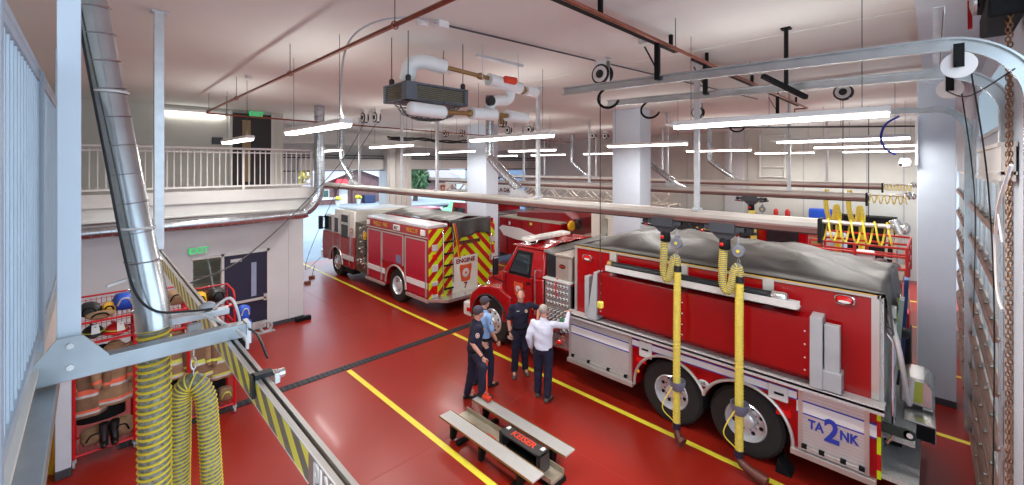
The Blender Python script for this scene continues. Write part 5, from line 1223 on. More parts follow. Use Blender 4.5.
MB().box(4.42, 4.72, 3.68, 5.85, .06, .10).box(4.42, 4.435, 3.68, 5.85, .06, .17).box(4.705, 4.72, 3.68, 5.85, .06, .17).build('centre_channel', mat('worn_plate', (176, 166, 148), .4, .6, vary=.2), S)
MB().box(4.1, 4.98, 4.05, 4.12, .0, .06).box(4.1, 4.98, 5.3, 5.37, .0, .06).box(4.4, 4.74, 3.66, 3.8, 0, .06).build('cross_bar', M_black, S)
g = MB(); g.box(4.40, 4.62, 3.86, 4.68, .37, .40); g.box(4.60, 4.62, 3.86, 4.68, .13, .40).box(4.40, 4.42, 3.86, 3.92, .13, .40).box(4.40, 4.42, 4.62, 4.68, .13, .40).box(4.40, 4.62, 3.86, 3.88, .13, .4).box(4.4, 4.62, 4.66, 4.68, .13, .4)
o = g.build('weight_box', mat('black_sled_box', (52, 50, 50), .5), S, bevel=.006)
text('KEISER', .155, (4.51, 4.27, .402), (0, 0, -PI/2), M_orange, o, off=.004, sx=1.0)
for y in (3.93, 4.62): MB().prism([(4.52, y-.03), (4.58, y-.03), (4.60, y), (4.58, y+.03), (4.52, y+.03)], 'Z', .40, .403).build('emblem', M_white, o)
MB().box(4.45, 4.55, 4.9, 5.1, .102, .106).build('arrow_mark', M_orange, S)
MB().box(4.46, 4.6, 3.9, 4.6, .12, .2).build('beam', M_black, S)

# ================================================================== GEAR RACKS
RX = [(-.18, .49), (.50, 1.16), (1.17, 1.83)]
def rack(x0, x1, label, y0=8.9, y1=9.5, h=2.05):
    t = thing('gear_rack', label, 'gear rack', ((x0+x1)/2, (y0+y1)/2, 0), group='red wheeled gear racks')
    for x in (x0, x1):
        for y in (y0, y1):
            g = MB(); g.tube([(x, y, .12), (x, y, h)], .022, 8); g.build('upright', M_redrack, t, smooth=True)
            g = MB(); g.tube([(x-.015, y, .05), (x+.015, y, .05)], .05, 14); g.box(x-.03, x+.03, y-.02, y+.02, .08, .13); g.build('castor', M_lgrey, t, smooth=30)
    g = MB()
    for z in (.16, h-.34, h-.02):
        for y in (y0, y1): g.tube([(x0, y, z), (x1, y, z)], .018, 8)
        for x in (x0, x1): g.tube([(x, y0, z), (x, y1, z)], .018, 8)
    g.tube([(x0, (y0+y1)/2, h-.42), (x1, (y0+y1)/2, h-.42)], .016, 8)
    g.build('crossbar', M_redrack, t, smooth=True)
    g = MB(); k = x0+.06
    while k < x1: g.tube([(k, y0, h-.34), (k, y1, h-.34)], .004, 4); g.tube([(k, y0, .17), (k, y1, .17)], .004, 4); g.tube([(k, y1, h-.34), (k, y1, h+.2)], .004, 4); g.tube([(k, y0, h-.02), (k, y1, h-.02)], .004, 4); k += .06
    for j in range(7): g.tube([(x0, y0+.04+j*.085, h-.335), (x1, y0+.04+j*.085, h-.335)], .004, 4); g.tube([(x0, y1, h-.3+j*.08), (x1, y1, h-.3+j*.08)], .004, 4)
    g.build('wire_shelf', M_redrack, t)
    g = MB(); g.tube([(x0, y1, h), (x0, y1, h+.24), (x1, y1, h+.24), (x1, y1, h)], .016, 8); g.tube([(x1, y0, h-.02), (x1, y0, h+.12), (x1, y0+.1, h+.22), (x1, y1, h+.24)], .016, 8); g.build('top_rail', M_redrack, t, smooth=True)
    return t
rack(*RX[0], 'red gear rack at far left with tan coats, behind the gusset plate', h=2.12)
rack(*RX[1], 'middle red gear rack behind the two yellow ribbed hoses', h=2.05)
rack(*RX[2], 'right end red gear rack nearest the navy door', h=1.95)
mtan2 = mat('brown_turnout_cloth', (128, 98, 76), .85, vary=.2, scale=9, bump=.5, bscale=10)
def coat(x, y, ztop, band, label, cloth=M_tan, w=.2, L=.72, seed=0):
    t = thing('turnout_coat', label, 'coat', (x, y, ztop))
    rg = []; random.seed(seed); n = 26
    for k in range(n+1):
        u = k/n; z = -L*u; rx = w*(.42+.62*min(1, u*5)**.6)*(1+.10*u); ry = .085*(.4+.6*min(1, u*4))*(1+.35*u)
        rg.append(((0, .02*math.sin(u*5), z), rx, ry, .1*math.sin(u*4+seed)))
    g = MB(); base = 0
    N = 26
    vs = []
    for c, rx, ry, yaw in rg:
        for i in range(N):
            a = 2*PI*i/N; f = 1+.07*math.sin(a*5+seed)+.04*math.sin(a*9+c[2]*8)
            vs.append((c[0]+rx*f*math.cos(a), c[1]+ry*f*math.sin(a), c[2]))
    g.av(vs)
    for k in range(n):
        u = k/n; g.cur = 1 if (.56 < u < .62 or .86 < u < .92) else (2 if (.62 <= u < .66 or .92 <= u < .96) else 0)
        g.af([(k*N+i, k*N+(i+1)%N, (k+1)*N+(i+1)%N, (k+1)*N+i) for i in range(N)])
    g.cur = 0; g.af([tuple(range(N)), tuple(n*N+i for i in range(N-1, -1, -1))])
    g.build('body', [cloth, band, M_silver], t, smooth=50, local=True)
    for s_ in (-1, 1):
        p = smoothpath([(s_*w*.75, 0, -.06), (s_*w*1.12, -.03, -.22), (s_*w*1.18, -.07, -.42), (s_*w*1.02, -.1, -.6)], 5)
        g = MB(); b0 = 0; F = frames(p); rad = [.075-.022*i/len(F) for i in range(len(F))]
        g.tube(p, rad, 12)
        o = g.build('sleeve', [cloth], t, smooth=50, local=True)
        q = [Vector(p[-4]), Vector(p[-3])]; MB().tube(q, .062, 12).build('cuff_band', band, o, smooth=True, local=True)
    MB().tube([(.06*math.cos(a), .05*math.sin(a), .0) for a in [i*PI/6 for i in range(13)]], .025, 8, cap=False).build('collar', cloth, t, smooth=True, local=True)
    MB().tube([(0, 0, 0), (0, 0, .1)], .006, 5).tube([(0, 0, .1), (0, .04, .13), (0, .05, .1)], .006, 5).build('hook', M_steel, t, local=True)
    return t
coat(-.02, 9.12, 1.60, M_orband, 'brown turnout coat with orange bands, left of the pair on the far left rack', mtan2, .17, .95, 1)
coat(.26, 9.10, 1.66, M_orband, 'tan turnout coat with orange bands, right of the pair on the far left rack', M_tan, .18, .92, 2)
coat(.66, 9.15, 1.6, M_orband, 'tan turnout coat on the middle rack, mostly behind the thick yellow hose', mtan2, .18, .8, 3)
coat(1.02, 9.12, 1.6, M_lime, 'tan turnout coat with yellow bands on the middle rack behind the looped hose', M_tan, .17, .75, 4)
coat(1.36, 9.12, 1.52, M_lime, 'brown turnout coat with yellow bands on the right rack, under the hazard striped rail', mtan2, .17, .8, 5)
coat(1.66, 9.14, 1.52, M_lime, 'tan turnout coat with yellow bands at the right end of the right rack', M_tan, .17, .9, 6)
t = thing('black_jacket', 'black jacket hanging on the outer end of the right gear rack', 'coat', (1.95, 9.2, 1.5))
g = MB(); g.loft([((1.95, 9.2, 1.5), .03, .06, 0), ((1.95, 9.2, 1.42), .06, .14, 0), ((1.97, 9.2, 1.1), .1, .2, .1), ((2.0, 9.2, .75), .12, .22, .1), ((2.02, 9.2, .62), .12, .2, .1)], 18); g.build('body', M_black, t, smooth=60)
for x, y, z, lab in ((.12, 9.32, 1.6, 'black jacket hanging behind the coats on the far left rack'), (.84, 9.32, 1.6, 'black jacket hanging on the middle rack behind the yellow hoses'), (1.5, 9.32, 1.5, 'black jacket hanging behind the coats on the right rack')):
    t = thing('black_jacket', lab, 'coat', (x, y, z))
    MB().loft([((x, y, z), .05, .04, 0), ((x, y, z-.07), .2, .08, 0), ((x, y, z-.5), .27, .1, .05), ((x, y, z-1.15), .28, .12, 0)], 20).build('body', M_black, t, smooth=60)
def helmet(x, y, z, m, label, rz=0, front=M_silver):
    t = thing('fire_helmet', label, 'helmet', (x, y, z), rz)
    g = MB(); g.ell((0, 0, .05), (.12, .15, .1), 18, 10); 
    g.build('dome', m, t, smooth=True, local=True)
    g = MB(); n = 24; g.av([(.12*math.cos(2*PI*i/n), .15*math.sin(2*PI*i/n), .05) for i in range(n)]+[(.175*math.cos(2*PI*i/n), .19*math.sin(2*PI*i/n)+(.06 if math.sin(2*PI*i/n) > .5 else 0), .015) for i in range(n)])
    g.af([(i, (i+1)%n, n+(i+1)%n, n+i) for i in range(n)]); g.build('brim', m, t, smooth=True, local=True, solid=.008)
    MB().box(-.015, .015, -.14, .14, .13, .155).build('crest', m, t, local=True, bevel=.006)
    MB().hexa([(-.05, -.165, .05), (.05, -.165, .05), (.05, -.155, .05), (-.05, -.155, .05), (-.04, -.13, .18), (.04, -.13, .18), (.04, -.12, .18), (-.04, -.12, .18)]).build('front_shield', front, t, local=True)
    MB().tube([(.125*math.cos(a), .155*math.sin(a), .06) for a in [i*PI/12 for i in range(25)]], .008, 5, cap=False).build('band', M_lime, t, local=True, smooth=True)
    return t
helmet(.28, 9.1, 1.82, M_redrack, 'red fire helmet with pale shield on the far left rack', .35)
helmet(.02, 9.2, 1.82, M_dark, 'dark helmet at the left of the red one on the far left rack', .2)
helmet(.72, 9.12, 1.76, M_yellowpaint, 'yellow helmet on the middle rack above the coats', .1)
helmet(1.45, 9.1, 1.66, M_dark, 'black fire helmet on the right rack shelf', .4)
def bag(x, y, z, s, m, label, seed=0, strap=M_black, nm='gear_bag'):
    t = thing(nm, label, 'bag', (x, y, z)); random.seed(seed)
    g = MB(); n, mm = 20, 12; 
    for j in range(mm+1):
        ph = PI*j/mm
        for i in range(n):
            a = 2*PI*i/n; f = 1+.12*math.sin(3*a+seed)*math.sin(ph*2)+.06*math.sin(7*a+5*ph)
            sx_ = math.copysign(abs(math.cos(a))**.7, math.cos(a)); sy_ = math.copysign(abs(math.sin(a))**.7, math.sin(a))
            g.av([(s[0]*math.sin(ph)**.6*sx_*f, s[1]*math.sin(ph)**.6*sy_*f, s[2]*(1+math.cos(ph)*.98))])
    for j in range(mm): g.af([(j*n+i, (j+1)*n+i, (j+1)*n+(i+1)%n, j*n+(i+1)%n) for i in range(n)])
    g.build('body', m, t, smooth=True, local=True)
    MB().tube(smoothpath([(-s[0]*.6, -s[1], s[2]*.9), (-s[0]*.3, -s[1]*1.25, s[2]*1.7), (s[0]*.3, -s[1]*1.25, s[2]*1.7), (s[0]*.6, -s[1], s[2]*.9)], 5), .012, 6).build('strap', strap, t, smooth=True, local=True)
    return t
bag(.38, 9.25, 2.12, (.14, .2, .13), M_blue, 'royal blue bag on top of the far left rack beside the duct', 1, M_silver)
bag(.2, 9.2, 2.12, (.09, .14, .08), M_yellowpaint, 'yellow bag on top of the far left rack left of the blue one', 2)
bag(-.02, 9.22, 2.12, (.13, .2, .1), M_dark, 'black bag on top of the far left rack at its left end', 3)
bag(.1, 9.0, 2.1, (.16, .08, .06), M_tan, 'folded tan hood at the front of the far left rack top', 4, nm='folded_hood')
bag(.72, 9.2, 2.06, (.15, .2, .12), M_dark, 'dark bag on top of the middle rack behind the duct', 5)
bag(1.02, 9.2, 2.06, (.14, .2, .12), M_tan, 'tan gear bag on top of the middle rack by the hazard striped rail', 6)
bag(1.35, 9.25, 1.96, (.12, .18, .11), M_yellowpaint, 'yellow and black gear bag on top of the right rack', 7)
bag(1.62, 9.25, 1.96, (.13, .18, .12), M_dark, 'black gear bag at the right end of the right rack top', 8)
bag(1.98, 8.95, 1.6, (.1, .13, .14), M_blue, 'upper blue bag hung on the right end of the right gear rack', 9, M_silver)
bag(2.0, 8.98, 1.36, (.11, .13, .13), M_blue, 'lower blue bag hung on the right end of the right gear rack', 10, M_silver)
bag(1.5, 9.2, .17, (.16, .2, .13), M_dark, 'dark bag on the bottom of the right rack', 11)
bag(.05, 9.15, .17, (.17, .16, .12), M_tan, 'crumpled tan trousers over boots at the bottom of the far left rack', 12, nm='turnout_trousers')
bag(.34, 9.12, .17, (.14, .16, .14), M_tan, 'crumpled tan trousers on the bottom right of the far left rack', 13, nm='turnout_trousers')
bag(1.72, 9.12, .17, (.12, .15, .12), M_tan, 'crumpled tan trousers with yellow trim at the bottom of the right rack', 14, M_lime, nm='turnout_trousers')
def boots(x, y, z, label):
    t = thing('boots', label, 'boots', (x, y, z))
    for s_ in (-1, 1):
        g = MB(); g.loft([((s_*.06, 0, .0), .045, .05, 0), ((s_*.06, -.02, .05), .05, .07, 0), ((s_*.06, .0, .14), .048, .055, 0), ((s_*.06, .01, .32), .06, .065, 0)], 14)
        g.ell((s_*.06, -.1, .045), (.045, .09, .045), 12, 8); g.build('boot', M_shoeb, t, smooth=True, local=True)
    return t
boots(.2, 8.98, .17, 'black boots on the bottom of the far left rack')
boots(.85, 9.1, .17, 'black boots on the bottom of the middle rack')
# yellow poles by the left wall
for x, y, lab in ((-.43, 9.0, 'left yellow pole leaning by the pale left column'), (-.39, 8.95, 'right yellow pole leaning by the pale left column')):
    tag(MB().tube([(x, y, 0), (x+.03, y+.08, 1.35)], .02, 8).build('yellow_pole', M_yellowpaint, smooth=True), lab, 'pole')

# ================================================================== PEOPLE
def remesh(mb, name, m, parent, voxel, smooth_it=6):
    o = mb.build(name, m, parent, local=True)
    a = o.modifiers.new('r', 'REMESH'); a.mode = 'VOXEL'; a.voxel_size = voxel; a.use_smooth_shade = True
    b = o.modifiers.new('s', 'SMOOTH'); b.iterations = smooth_it; b.factor = .5
    dg = bpy.context.evaluated_depsgraph_get(); dg.update()
    me = bpy.data.meshes.new_from_object(o.evaluated_get(dg)); me.name = name
    o.modifiers.clear(); o.data = me
    if not me.materials: me.materials.append(m)
    return o
def limb(g, pts, rad, n=14):
    g.tube(pts, rad, n)
    for p, r in zip(pts, rad): g.ell(p, (r*.99, r*.99, r*.99), 12, 8)
def lerp(a, b, u): return tuple(a[i]+(b[i]-a[i])*u for i in range(3))
def hand(g, wrist, d, palm_n, curl=.35, side=1, R=1.0):
    """d: direction of the fingers, palm_n: direction the palm faces, side: +1 thumb on d x palm_n side"""
    W = Vector(wrist); d = Vector(d).normalized(); pn = Vector(palm_n); pn = (pn-d*pn.dot(d)).normalized(); s_ = d.cross(pn)*side
    for u in (0, .25, .5, .75, 1):
        c = W+d*(.015+.075*u)
        for q in (-.024, -.008, .008, .024): g.ell(c+s_*q*(.8+.3*u), (.016, .016, .016), 8, 6)
    for i, (q, L) in enumerate(((.031, .072), (.0105, .08), (-.0105, .075), (-.031, .058))):
        p0 = W+d*.088+s_*q; pts = [p0]; a = curl*(1+.12*i)
        p = p0; ang = 0
        for k, fr in enumerate((.42, .32, .26)):
            ang += a*(1+.5*k); dd = d*math.cos(ang)+pn*math.sin(ang); p = p+dd*L*fr; pts.append(p)
        limb(g, pts, [.0098, .0092, .0086, .0074], 8)
    p0 = W+d*.03+s_*.03; p1 = p0+(d*.5+s_*.7+pn*.35).normalized()*.036; p2 = p1+(d*.9+s_*.15+pn*.45).normalized()*.032; p3 = p2+(d*.9-s_*.1+pn*.5).normalized()*.024
    limb(g, [p0, p1, p2, p3], [.014, .012, .0105, .009], 8)

def person(label, loc, rz, P, shirt, trousers, shoe, hair, cap=None, long_sleeve=False, sleeve_r=1.0, head_yaw=0, head_pitch=0, curlL=.35, curlR=.35, belly=1.0):
    """local frame: +Y forward, +X the person's right. P: joints"""
    D = dict(pelvis=(0, 0, .95), waist=(0, .0, 1.08), chest=(0, 0, 1.30), neck=(0, -.01, 1.50), head=(0, .02, 1.665),
             sR=(.185, 0, 1.43), sL=(-.185, 0, 1.43), eR=(.24, -.03, 1.15), eL=(-.24, -.03, 1.15), wR=(.26, .06, .91), wL=(-.26, .06, .91),
             hR=(.095, 0, .92), hL=(-.095, 0, .92), kR=(.11, .03, .5), kL=(-.11, .03, .5), aR=(.115, -.02, .09), aL=(-.115, -.02, .09), fR=(0, 1, 0), fL=(0, 1, 0),
             nR=(-1, 0, 0), nL=(1, 0, 0), dR=None, dL=None)
    D.update(P)
    g = MB()
    hd = Vector(D['head']); Rm = Euler((head_pitch, 0, head_yaw)).to_matrix()
    def hp(x, y, z): return hd + Rm @ Vector((x, y, z))
    def he(c, r, n=14, m=9): g.ell(hp(*c), r, n, m, R=Rm)
    # skull, face, jaw, nose, lips, brow, ears
    he((0, -.012, .03), (.077, .096, .088), 20, 14); he((0, .028, -.02), (.066, .072, .085), 18, 12); he((0, .05, -.075), (.045, .045, .035)); he((0, .03, -.055), (.058, .055, .045))
    he((0, .098, -.012), (.012, .018, .024), 10, 8); he((0, .106, -.028), (.016, .014, .011), 10, 8); he((0, .088, -.058), (.024, .012, .006), 10, 6); he((0, .086, -.068), (.021, .011, .006), 10, 6); he((0, .076, .026), (.055, .022, .010), 12, 6); he((0, .082, -.09), (.02, .015, .014), 10, 6)
    for s_ in (-1, 1): he((s_*.034, .074, -.03), (.02, .02, .016), 10, 6); he((s_*.077, -.008, -.012), (.009, .018, .03), 10, 8)
    nk = Vector(D['neck']); limb(g, [tuple(nk-Vector((0, 0, .08))), tuple(nk), tuple(hd+Rm @ Vector((0, -.02, -.06)))], [.07, .06, .056])
    # torso core and legs so the body is one continuous surface
    sR, sL = Vector(D['sR']), Vector(D['sL']); yaw = math.atan2((sR-sL).y, (sR-sL).x)
    hR, hL = Vector(D['hR']), Vector(D['hL']); yawp = math.atan2((hR-hL).y, (hR-hL).x)
    def torso(gg, e, b=1.0, cut=False):
        n_ = D['neck']; c = D['chest']; w_ = D['waist']; p = D['pelvis']
        gg.loft(([(lerp(p, w_, .12), .172+e, .122*b+e, yawp)] if cut else [(lerp(p, w_, -.75), .10+e, .09+e, yawp), (lerp(p, w_, -.45), .155+e, .11+e, yawp), (p, .165+e, .116+e, yawp)]) + [(w_, .160+e, .116*b+e, (yaw+yawp)/2), (lerp(w_, c, .5), .168+e, .122*b+e, yaw), (c, .182+e, .125+e, yaw), (lerp(c, n_, .42), .185+e, .112+e, yaw), (lerp(c, n_, .68), .155+e, .088+e, yaw), (lerp(c, n_, .9), .085+e, .07+e, yaw)], 22)
    torso(g, -.008)
    for S in 'RL':
        s_, e, w_ = D['s'+S], D['e'+S], D['w'+S]
        limb(g, [lerp(s_, D['chest'], .25), s_, lerp(s_, e, .5), e, lerp(e, w_, .3), lerp(e, w_, .7), w_], [.05, .05, .044, .038, .04, .032, .025])
        d = D['d'+S] or tuple(Vector(w_)-Vector(e))
        hand(g, w_, d, D['n'+S], curlR if S == 'R' else curlL, side=(1 if S == 'R' else -1)*D.get('ts', 1))
        h, k, a = D['h'+S], D['k'+S], D['a'+S]
        limb(g, [h, lerp(h, k, .5), k, lerp(k, a, .35), a], [.085, .07, .052, .055, .036])
        f = Vector(D['f'+S]).normalized(); limb(g, [a, tuple(Vector(a)+f*.1-Vector((0, 0, .045)))], [.035, .03])
    body = remesh(g, 'person', M_skin, None, .0085, 2)
    body.location = loc; body.rotation_euler = (0, 0, rz); tag(body, label, 'person')
    # eyes
    e = MB()
    for s_ in (-1, 1): e.ell(hp(s_*.031, .089, .004), (.008, .005, .0045), 10, 6, R=Rm)
    e.build('eyes', M_dark, body, smooth=True, local=True)
    # shirt
    g = MB(); torso(g, .014, belly, True)
    for S in 'RL':
        s_, e, w_ = D['s'+S], D['e'+S], D['w'+S]
        if long_sleeve: limb(g, [lerp(s_, D['chest'], .3), s_, lerp(s_, e, .5), e, lerp(e, w_, .5), lerp(e, w_, .93)], [.07, .068, .062*sleeve_r, .056*sleeve_r, .05*sleeve_r, .037])
        else: limb(g, [lerp(s_, D['chest'], .3), s_, lerp(s_, e, .45), lerp(s_, e, .82)], [.07, .068, .064, .062])
    limb(g, [lerp(D['chest'], D['neck'], .8), tuple(nk+Vector((0, -.01, .0)))], [.085, .068])
    sh = remesh(g, 'shirt', shirt, body, .012, 5)
    # folds
    for v in sh.data.vertices:
        c = v.co; q = math.sin(c.z*34+c.x*16)*.0035+math.sin(c.z*17-c.y*26+c.x*9)*.003; v.co = c+v.normal*q
    g = MB(); 
    lp = lerp(D['waist'], D['pelvis'], .75); g.loft([(tuple(Vector(lp)+Vector((0, 0, -.02))), .19, .142, yawp), (tuple(Vector(lp)+Vector((0, 0, .02))), .19, .14, yawp)], 24); g.build('belt', M_black, body, smooth=50, local=True)
    # trousers
    g = MB(); p = D['pelvis']; w_ = D['waist']
    g.loft([(lerp(p, w_, -.8), .11, .10, yawp), (lerp(p, w_, -.45), .176, .132, yawp), (p, .186, .138, yawp), (lerp(p, w_, .25), .182, .134, yawp)], 22)
    for S in 'RL':
        h, k, a = D['h'+S], D['k'+S], D['a'+S]
        limb(g, [tuple(Vector(h)+Vector((0, 0, -.02))), lerp(h, k, .4), k, lerp(k, a, .4), lerp(k, a, .93)], [.108, .100, .084, .080, .070])
    tr_ = remesh(g, 'trousers', trousers, body, .012, 5)
    for v in tr_.data.vertices:
        c = v.co; v.co = c+v.normal*(math.sin(c.z*40+c.x*20)*.003+math.sin(c.z*21-c.y*30)*.003)
    for S in 'RL':
        a = Vector(D['a'+S]); f = Vector(D['f'+S]).normalized(); g = MB(); z0 = a.z-.09
        for u, r, h_ in ((-.05, .04, .05), (0, .043, .055), (.06, .044, .048), (.12, .046, .038), (.165, .04, .032), (.19, .03, .026)):
            q = a+f*u; g.ell((q.x, q.y, z0+h_*.75), (r, r, h_*.75), 14, 8)
        limb(g, [tuple(a+Vector((0, 0, -.03))), tuple(a+Vector((0, 0, .03)))], [.05, .048])
        so_ = remesh(g, 'shoe', shoe, body, .009, 3)
        g = MB(); n_ = f.cross(Vector((0, 0, 1))); q = a+f*.065; g.X = None
        pl = [(-.10, .034), (-.115, 0), (-.10, -.034), (.04, -.046), (.115, -.04), (.135, 0), (.115, .04), (.04, .046)]
        b0 = g.av([(q.x+f.x*u+n_.x*v, q.y+f.y*u+n_.y*v, z0) for u, v in pl]+[(q.x+f.x*u+n_.x*v, q.y+f.y*u+n_.y*v, z0+.022) for u, v in pl])
        g.af([tuple(range(7, -1, -1)), tuple(range(8, 16))]+[(i, (i+1)%8, 8+(i+1)%8, 8+i) for i in range(8)]); g.build('sole', M_dark, so_, local=True, bevel=.004)
    # hair / cap
    g = MB()
    g.ell(hp(0, -.030, .042), (.083, .091, .087), 22, 14, R=Rm)
    hr = g.build('hair', hair, body, smooth=True, local=True)
    if cap:
        # trim hair low, add the cap
        g = MB(); g.ell(hp(0, -.012, .05), (.09, .107, .085), 24, 14, R=Rm); g.ell(hp(0, -.02, .03), (.088, .1, .06), 20, 8, R=Rm)
        c_ = g.build('cap', cap, body, smooth=True, local=True)
        g = MB(); n = 12
        top = [hp(.07*math.cos(PI*i/n), .085+.085*math.sin(PI*i/n), .048-.02*math.sin(PI*i/n)) for i in range(n+1)]
        g.av(top+[v-Vector((0, 0, .006)) for v in top]); g.af([tuple(range(n+1)), tuple(range(2*n+1, n, -1))]+[(i, i+1, n+2+i, n+1+i) for i in range(n)]+[(0, n, 2*n+1, n+1)])
        g.build('brim', cap, c_, local=True)
    return body, D, hp, yaw

def carve_hair(body, amt):
    pass
# man in white shirt, seen from behind, right arm reaching to the truck
def toW(loc, rz, p):
    return (loc[0]+p[0]*math.cos(rz)-p[1]*math.sin(rz), loc[1]+p[0]*math.sin(rz)+p[1]*math.cos(rz), loc[2]+p[2])
def toL(loc, rz, p):
    x, y = p[0]-loc[0], p[1]-loc[1]
    return (x*math.cos(rz)+y*math.sin(rz), -x*math.sin(rz)+y*math.cos(rz), p[2]-loc[2])
l4 = (6.10, 5.26, 0); r4 = math.radians(-62)
person('grey haired person in a white long sleeved shirt reaching to the pump panel', l4, r4,
  dict(eR=toL(l4, r4, (6.50, 5.02, 1.34)), wR=toL(l4, r4, (6.78, 5.17, 1.49)), dR=toL((0, 0, 0), r4, (.8, .4, .05)), nR=(0, 0, -1), eL=(-.27, -.06, 1.16), wL=(-.25, .04, .92), aR=(.10, -.09, .09), aL=(-.12, .05, .09), kR=(.10, -.02, .5), kL=(-.11, .06, .5), fR=(.3, 1, 0), fL=(-.3, 1, 0), neck=(0, .01, 1.50), head=(0, .03, 1.665)),
  M_whiteshirt, M_navy, M_shoe, M_hairgrey, long_sleeve=True, sleeve_r=1.1, head_yaw=.15, belly=1.12)
# man in navy leaning on the truck, facing the camera
l3 = (6.50, 6.24, 0); r3 = math.radians(148)
b3, D3, hp3, y3 = person('person in navy short sleeved uniform facing the camera, leaning an elbow on the tanker', l3, r3,
  dict(eL=toL(l3, r3, (6.84, 6.02, 1.36)), wL=toL(l3, r3, (6.62, 5.86, 1.22)), dL=toL((0, 0, 0), r3, (-.5, -.3, -.55)), nL=(1, 0, 0), eR=(.26, -.02, 1.15), wR=(.25, .08, .91), sL=(-.185, 0, 1.45), sR=(.185, 0, 1.42),
       kR=(.12, .05, .5), kL=(-.08, .04, .5), aR=(.15, .06, .09), aL=(-.10, .0, .09), fR=(.25, 1, 0), fL=(-.1, 1, 0)),
  M_navy, M_navy, M_shoe, mat('buzz_cut_hair', (104, 76, 60), .8), head_yaw=-.35, head_pitch=.05)
# man in navy with cap, profile, foot on the sled, hand on the sledgehammer
l1 = (5.12, 6.12, 0); r1 = math.radians(-118)
b1, D1, hp1, y1_ = person('person in navy uniform and dark cap resting a foot on the training sled', l1, r1,
  dict(aR=toL(l1, r1, (4.95, 5.72, .39)), kR=toL(l1, r1, (5.00, 5.72, .80)), fR=toL((0, 0, 0), r1, (.5, -.75, 0)), hR=(.095, .02, .94), aL=(-.12, -.12, .09), kL=(-.11, -.03, .5), fL=(0, 1, 0),
       eR=toL(l1, r1, (4.94, 5.98, 1.18)), wR=toL(l1, r1, (5.02, 5.76, .96)), dR=toL((0, 0, 0), r1, (.1, -.3, -.8)), nR=(-.9, .3, 0), eL=(-.27, .02, 1.15), wL=(-.2, .2, .98), chest=(0, .04, 1.3), neck=(0, .05, 1.5), head=(0, .08, 1.66), sR=(.185, .03, 1.43), sL=(-.185, .05, 1.43)),
  M_navy, M_navy, M_shoeb, M_hairbrown, cap=M_cap, head_yaw=.35, curlR=.75)
# man in light blue shirt
l2 = (5.62, 6.42, 0); r2 = math.radians(-100)
b2, D2, hp2, y2_ = person('person in light blue uniform shirt and dark cap with a lanyard badge', l2, r2,
  dict(aR=(.12, .06, .09), aL=(-.12, -.12, .09), kR=(.12, .08, .5), eR=(.25, .03, 1.14), wR=(.24, .16, .92), nR=(-1, 0, 0), eL=(-.25, -.02, 1.14), wL=(-.22, .1, .93)),
  M_blueshirt, M_navy, M_shoeb, M_hairbrown, cap=M_cap, head_yaw=.3)
def patch(body, p, n_, r, mats, name, kind='disc', w=.03, h=.02):
    """small badge on clothing at local point p facing n_"""
    n_ = Vector(n_).normalized(); u = Vector((0, 0, 1)).cross(n_).normalized(); v = n_.cross(u); p = Vector(p); g = MB()
    for i, (k, d) in enumerate(((1, .004), (.7, .006), (.35, .008))[:len(mats)]):
        g.mi(i)
        if kind == 'disc': q = [p+u*math.cos(2*PI*j/14)*r*k+v*math.sin(2*PI*j/14)*r*1.15*k for j in range(14)]
        else: q = [p-u*w*k-v*h*k, p+u*w*k-v*h*k, p+u*w*k+v*h*k, p-u*w*k+v*h*k]
        m_ = len(q); b0 = g.av([a-n_*.01 for a in q]+[a+n_*d for a in q]); g.af([tuple(range(m_-1, -1, -1)), tuple(range(m_, 2*m_))]+[(j, (j+1)%m_, m_+(j+1)%m_, m_+j) for j in range(m_)], b0)
    return g.build(name, mats, body, local=True)
patch(b1, (.262, -.0, 1.33), (1, .1, .1), .04, [M_silver, M_badge, M_white], 'shoulder_patch')
patch(b1, (.09, .165, 1.36), (.2, 1, 0), .022, [M_gold], 'badge')
patch(b3, (-.09, .128, 1.36), (0, 1, .15), .03, [M_silver, M_gold], 'badge'); patch(b3, (.09, .128, 1.37), (0, 1, .15), .03, [M_silver], 'name_tag', 'box', .03, .008)
patch(b3, (-.262, .02, 1.38), (-1, .5, .2), .045, [M_gold, M_badge], 'shoulder_patch')
patch(b2, (-.08, .13, 1.36), (0, 1, .1), .025, [M_gold], 'badge'); patch(b2, (.26, .02, 1.33), (1, .1, .1), .04, [M_navy, M_silver], 'shoulder_patch')
MB().tube(smoothpath([(-.06, .04, 1.5), (-.05, .13, 1.3), (.0, .14, 1.15), (.05, .13, 1.3), (.06, .04, 1.5)], 6), .004, 5).build('lanyard', M_black, b2, local=True); patch(b2, (0, .15, 1.1), (0, 1, 0), .02, [M_white, M_badge], 'id_card', 'box', .03, .04)
for b, D in ((b2, D2), (b1, D1), (b3, D3)):
    w_ = Vector(D['wR']); e_ = Vector(D['eR']); d = (w_-e_).normalized(); MB().tube([tuple(w_-d*.035), tuple(w_-d*.01)], .032, 14).build('wristwatch', M_black, b, local=True, smooth=True)
# sledgehammer
t = thing('sledgehammer', 'red sledgehammer standing head down on the sled platform', 'sledgehammer', (4.93, 5.56, .30))
MB().tube([(4.93, 5.56, .36), (5.04, 5.68, .86), (5.05, 5.69, .90)], [.016, .015, .017], 10).build('handle', M_orange, t, smooth=True)
g = MB(); g.box(4.89, 4.97, 5.47, 5.65, .31, .385); g.build('hammer_head', M_orange, t, bevel=.015)

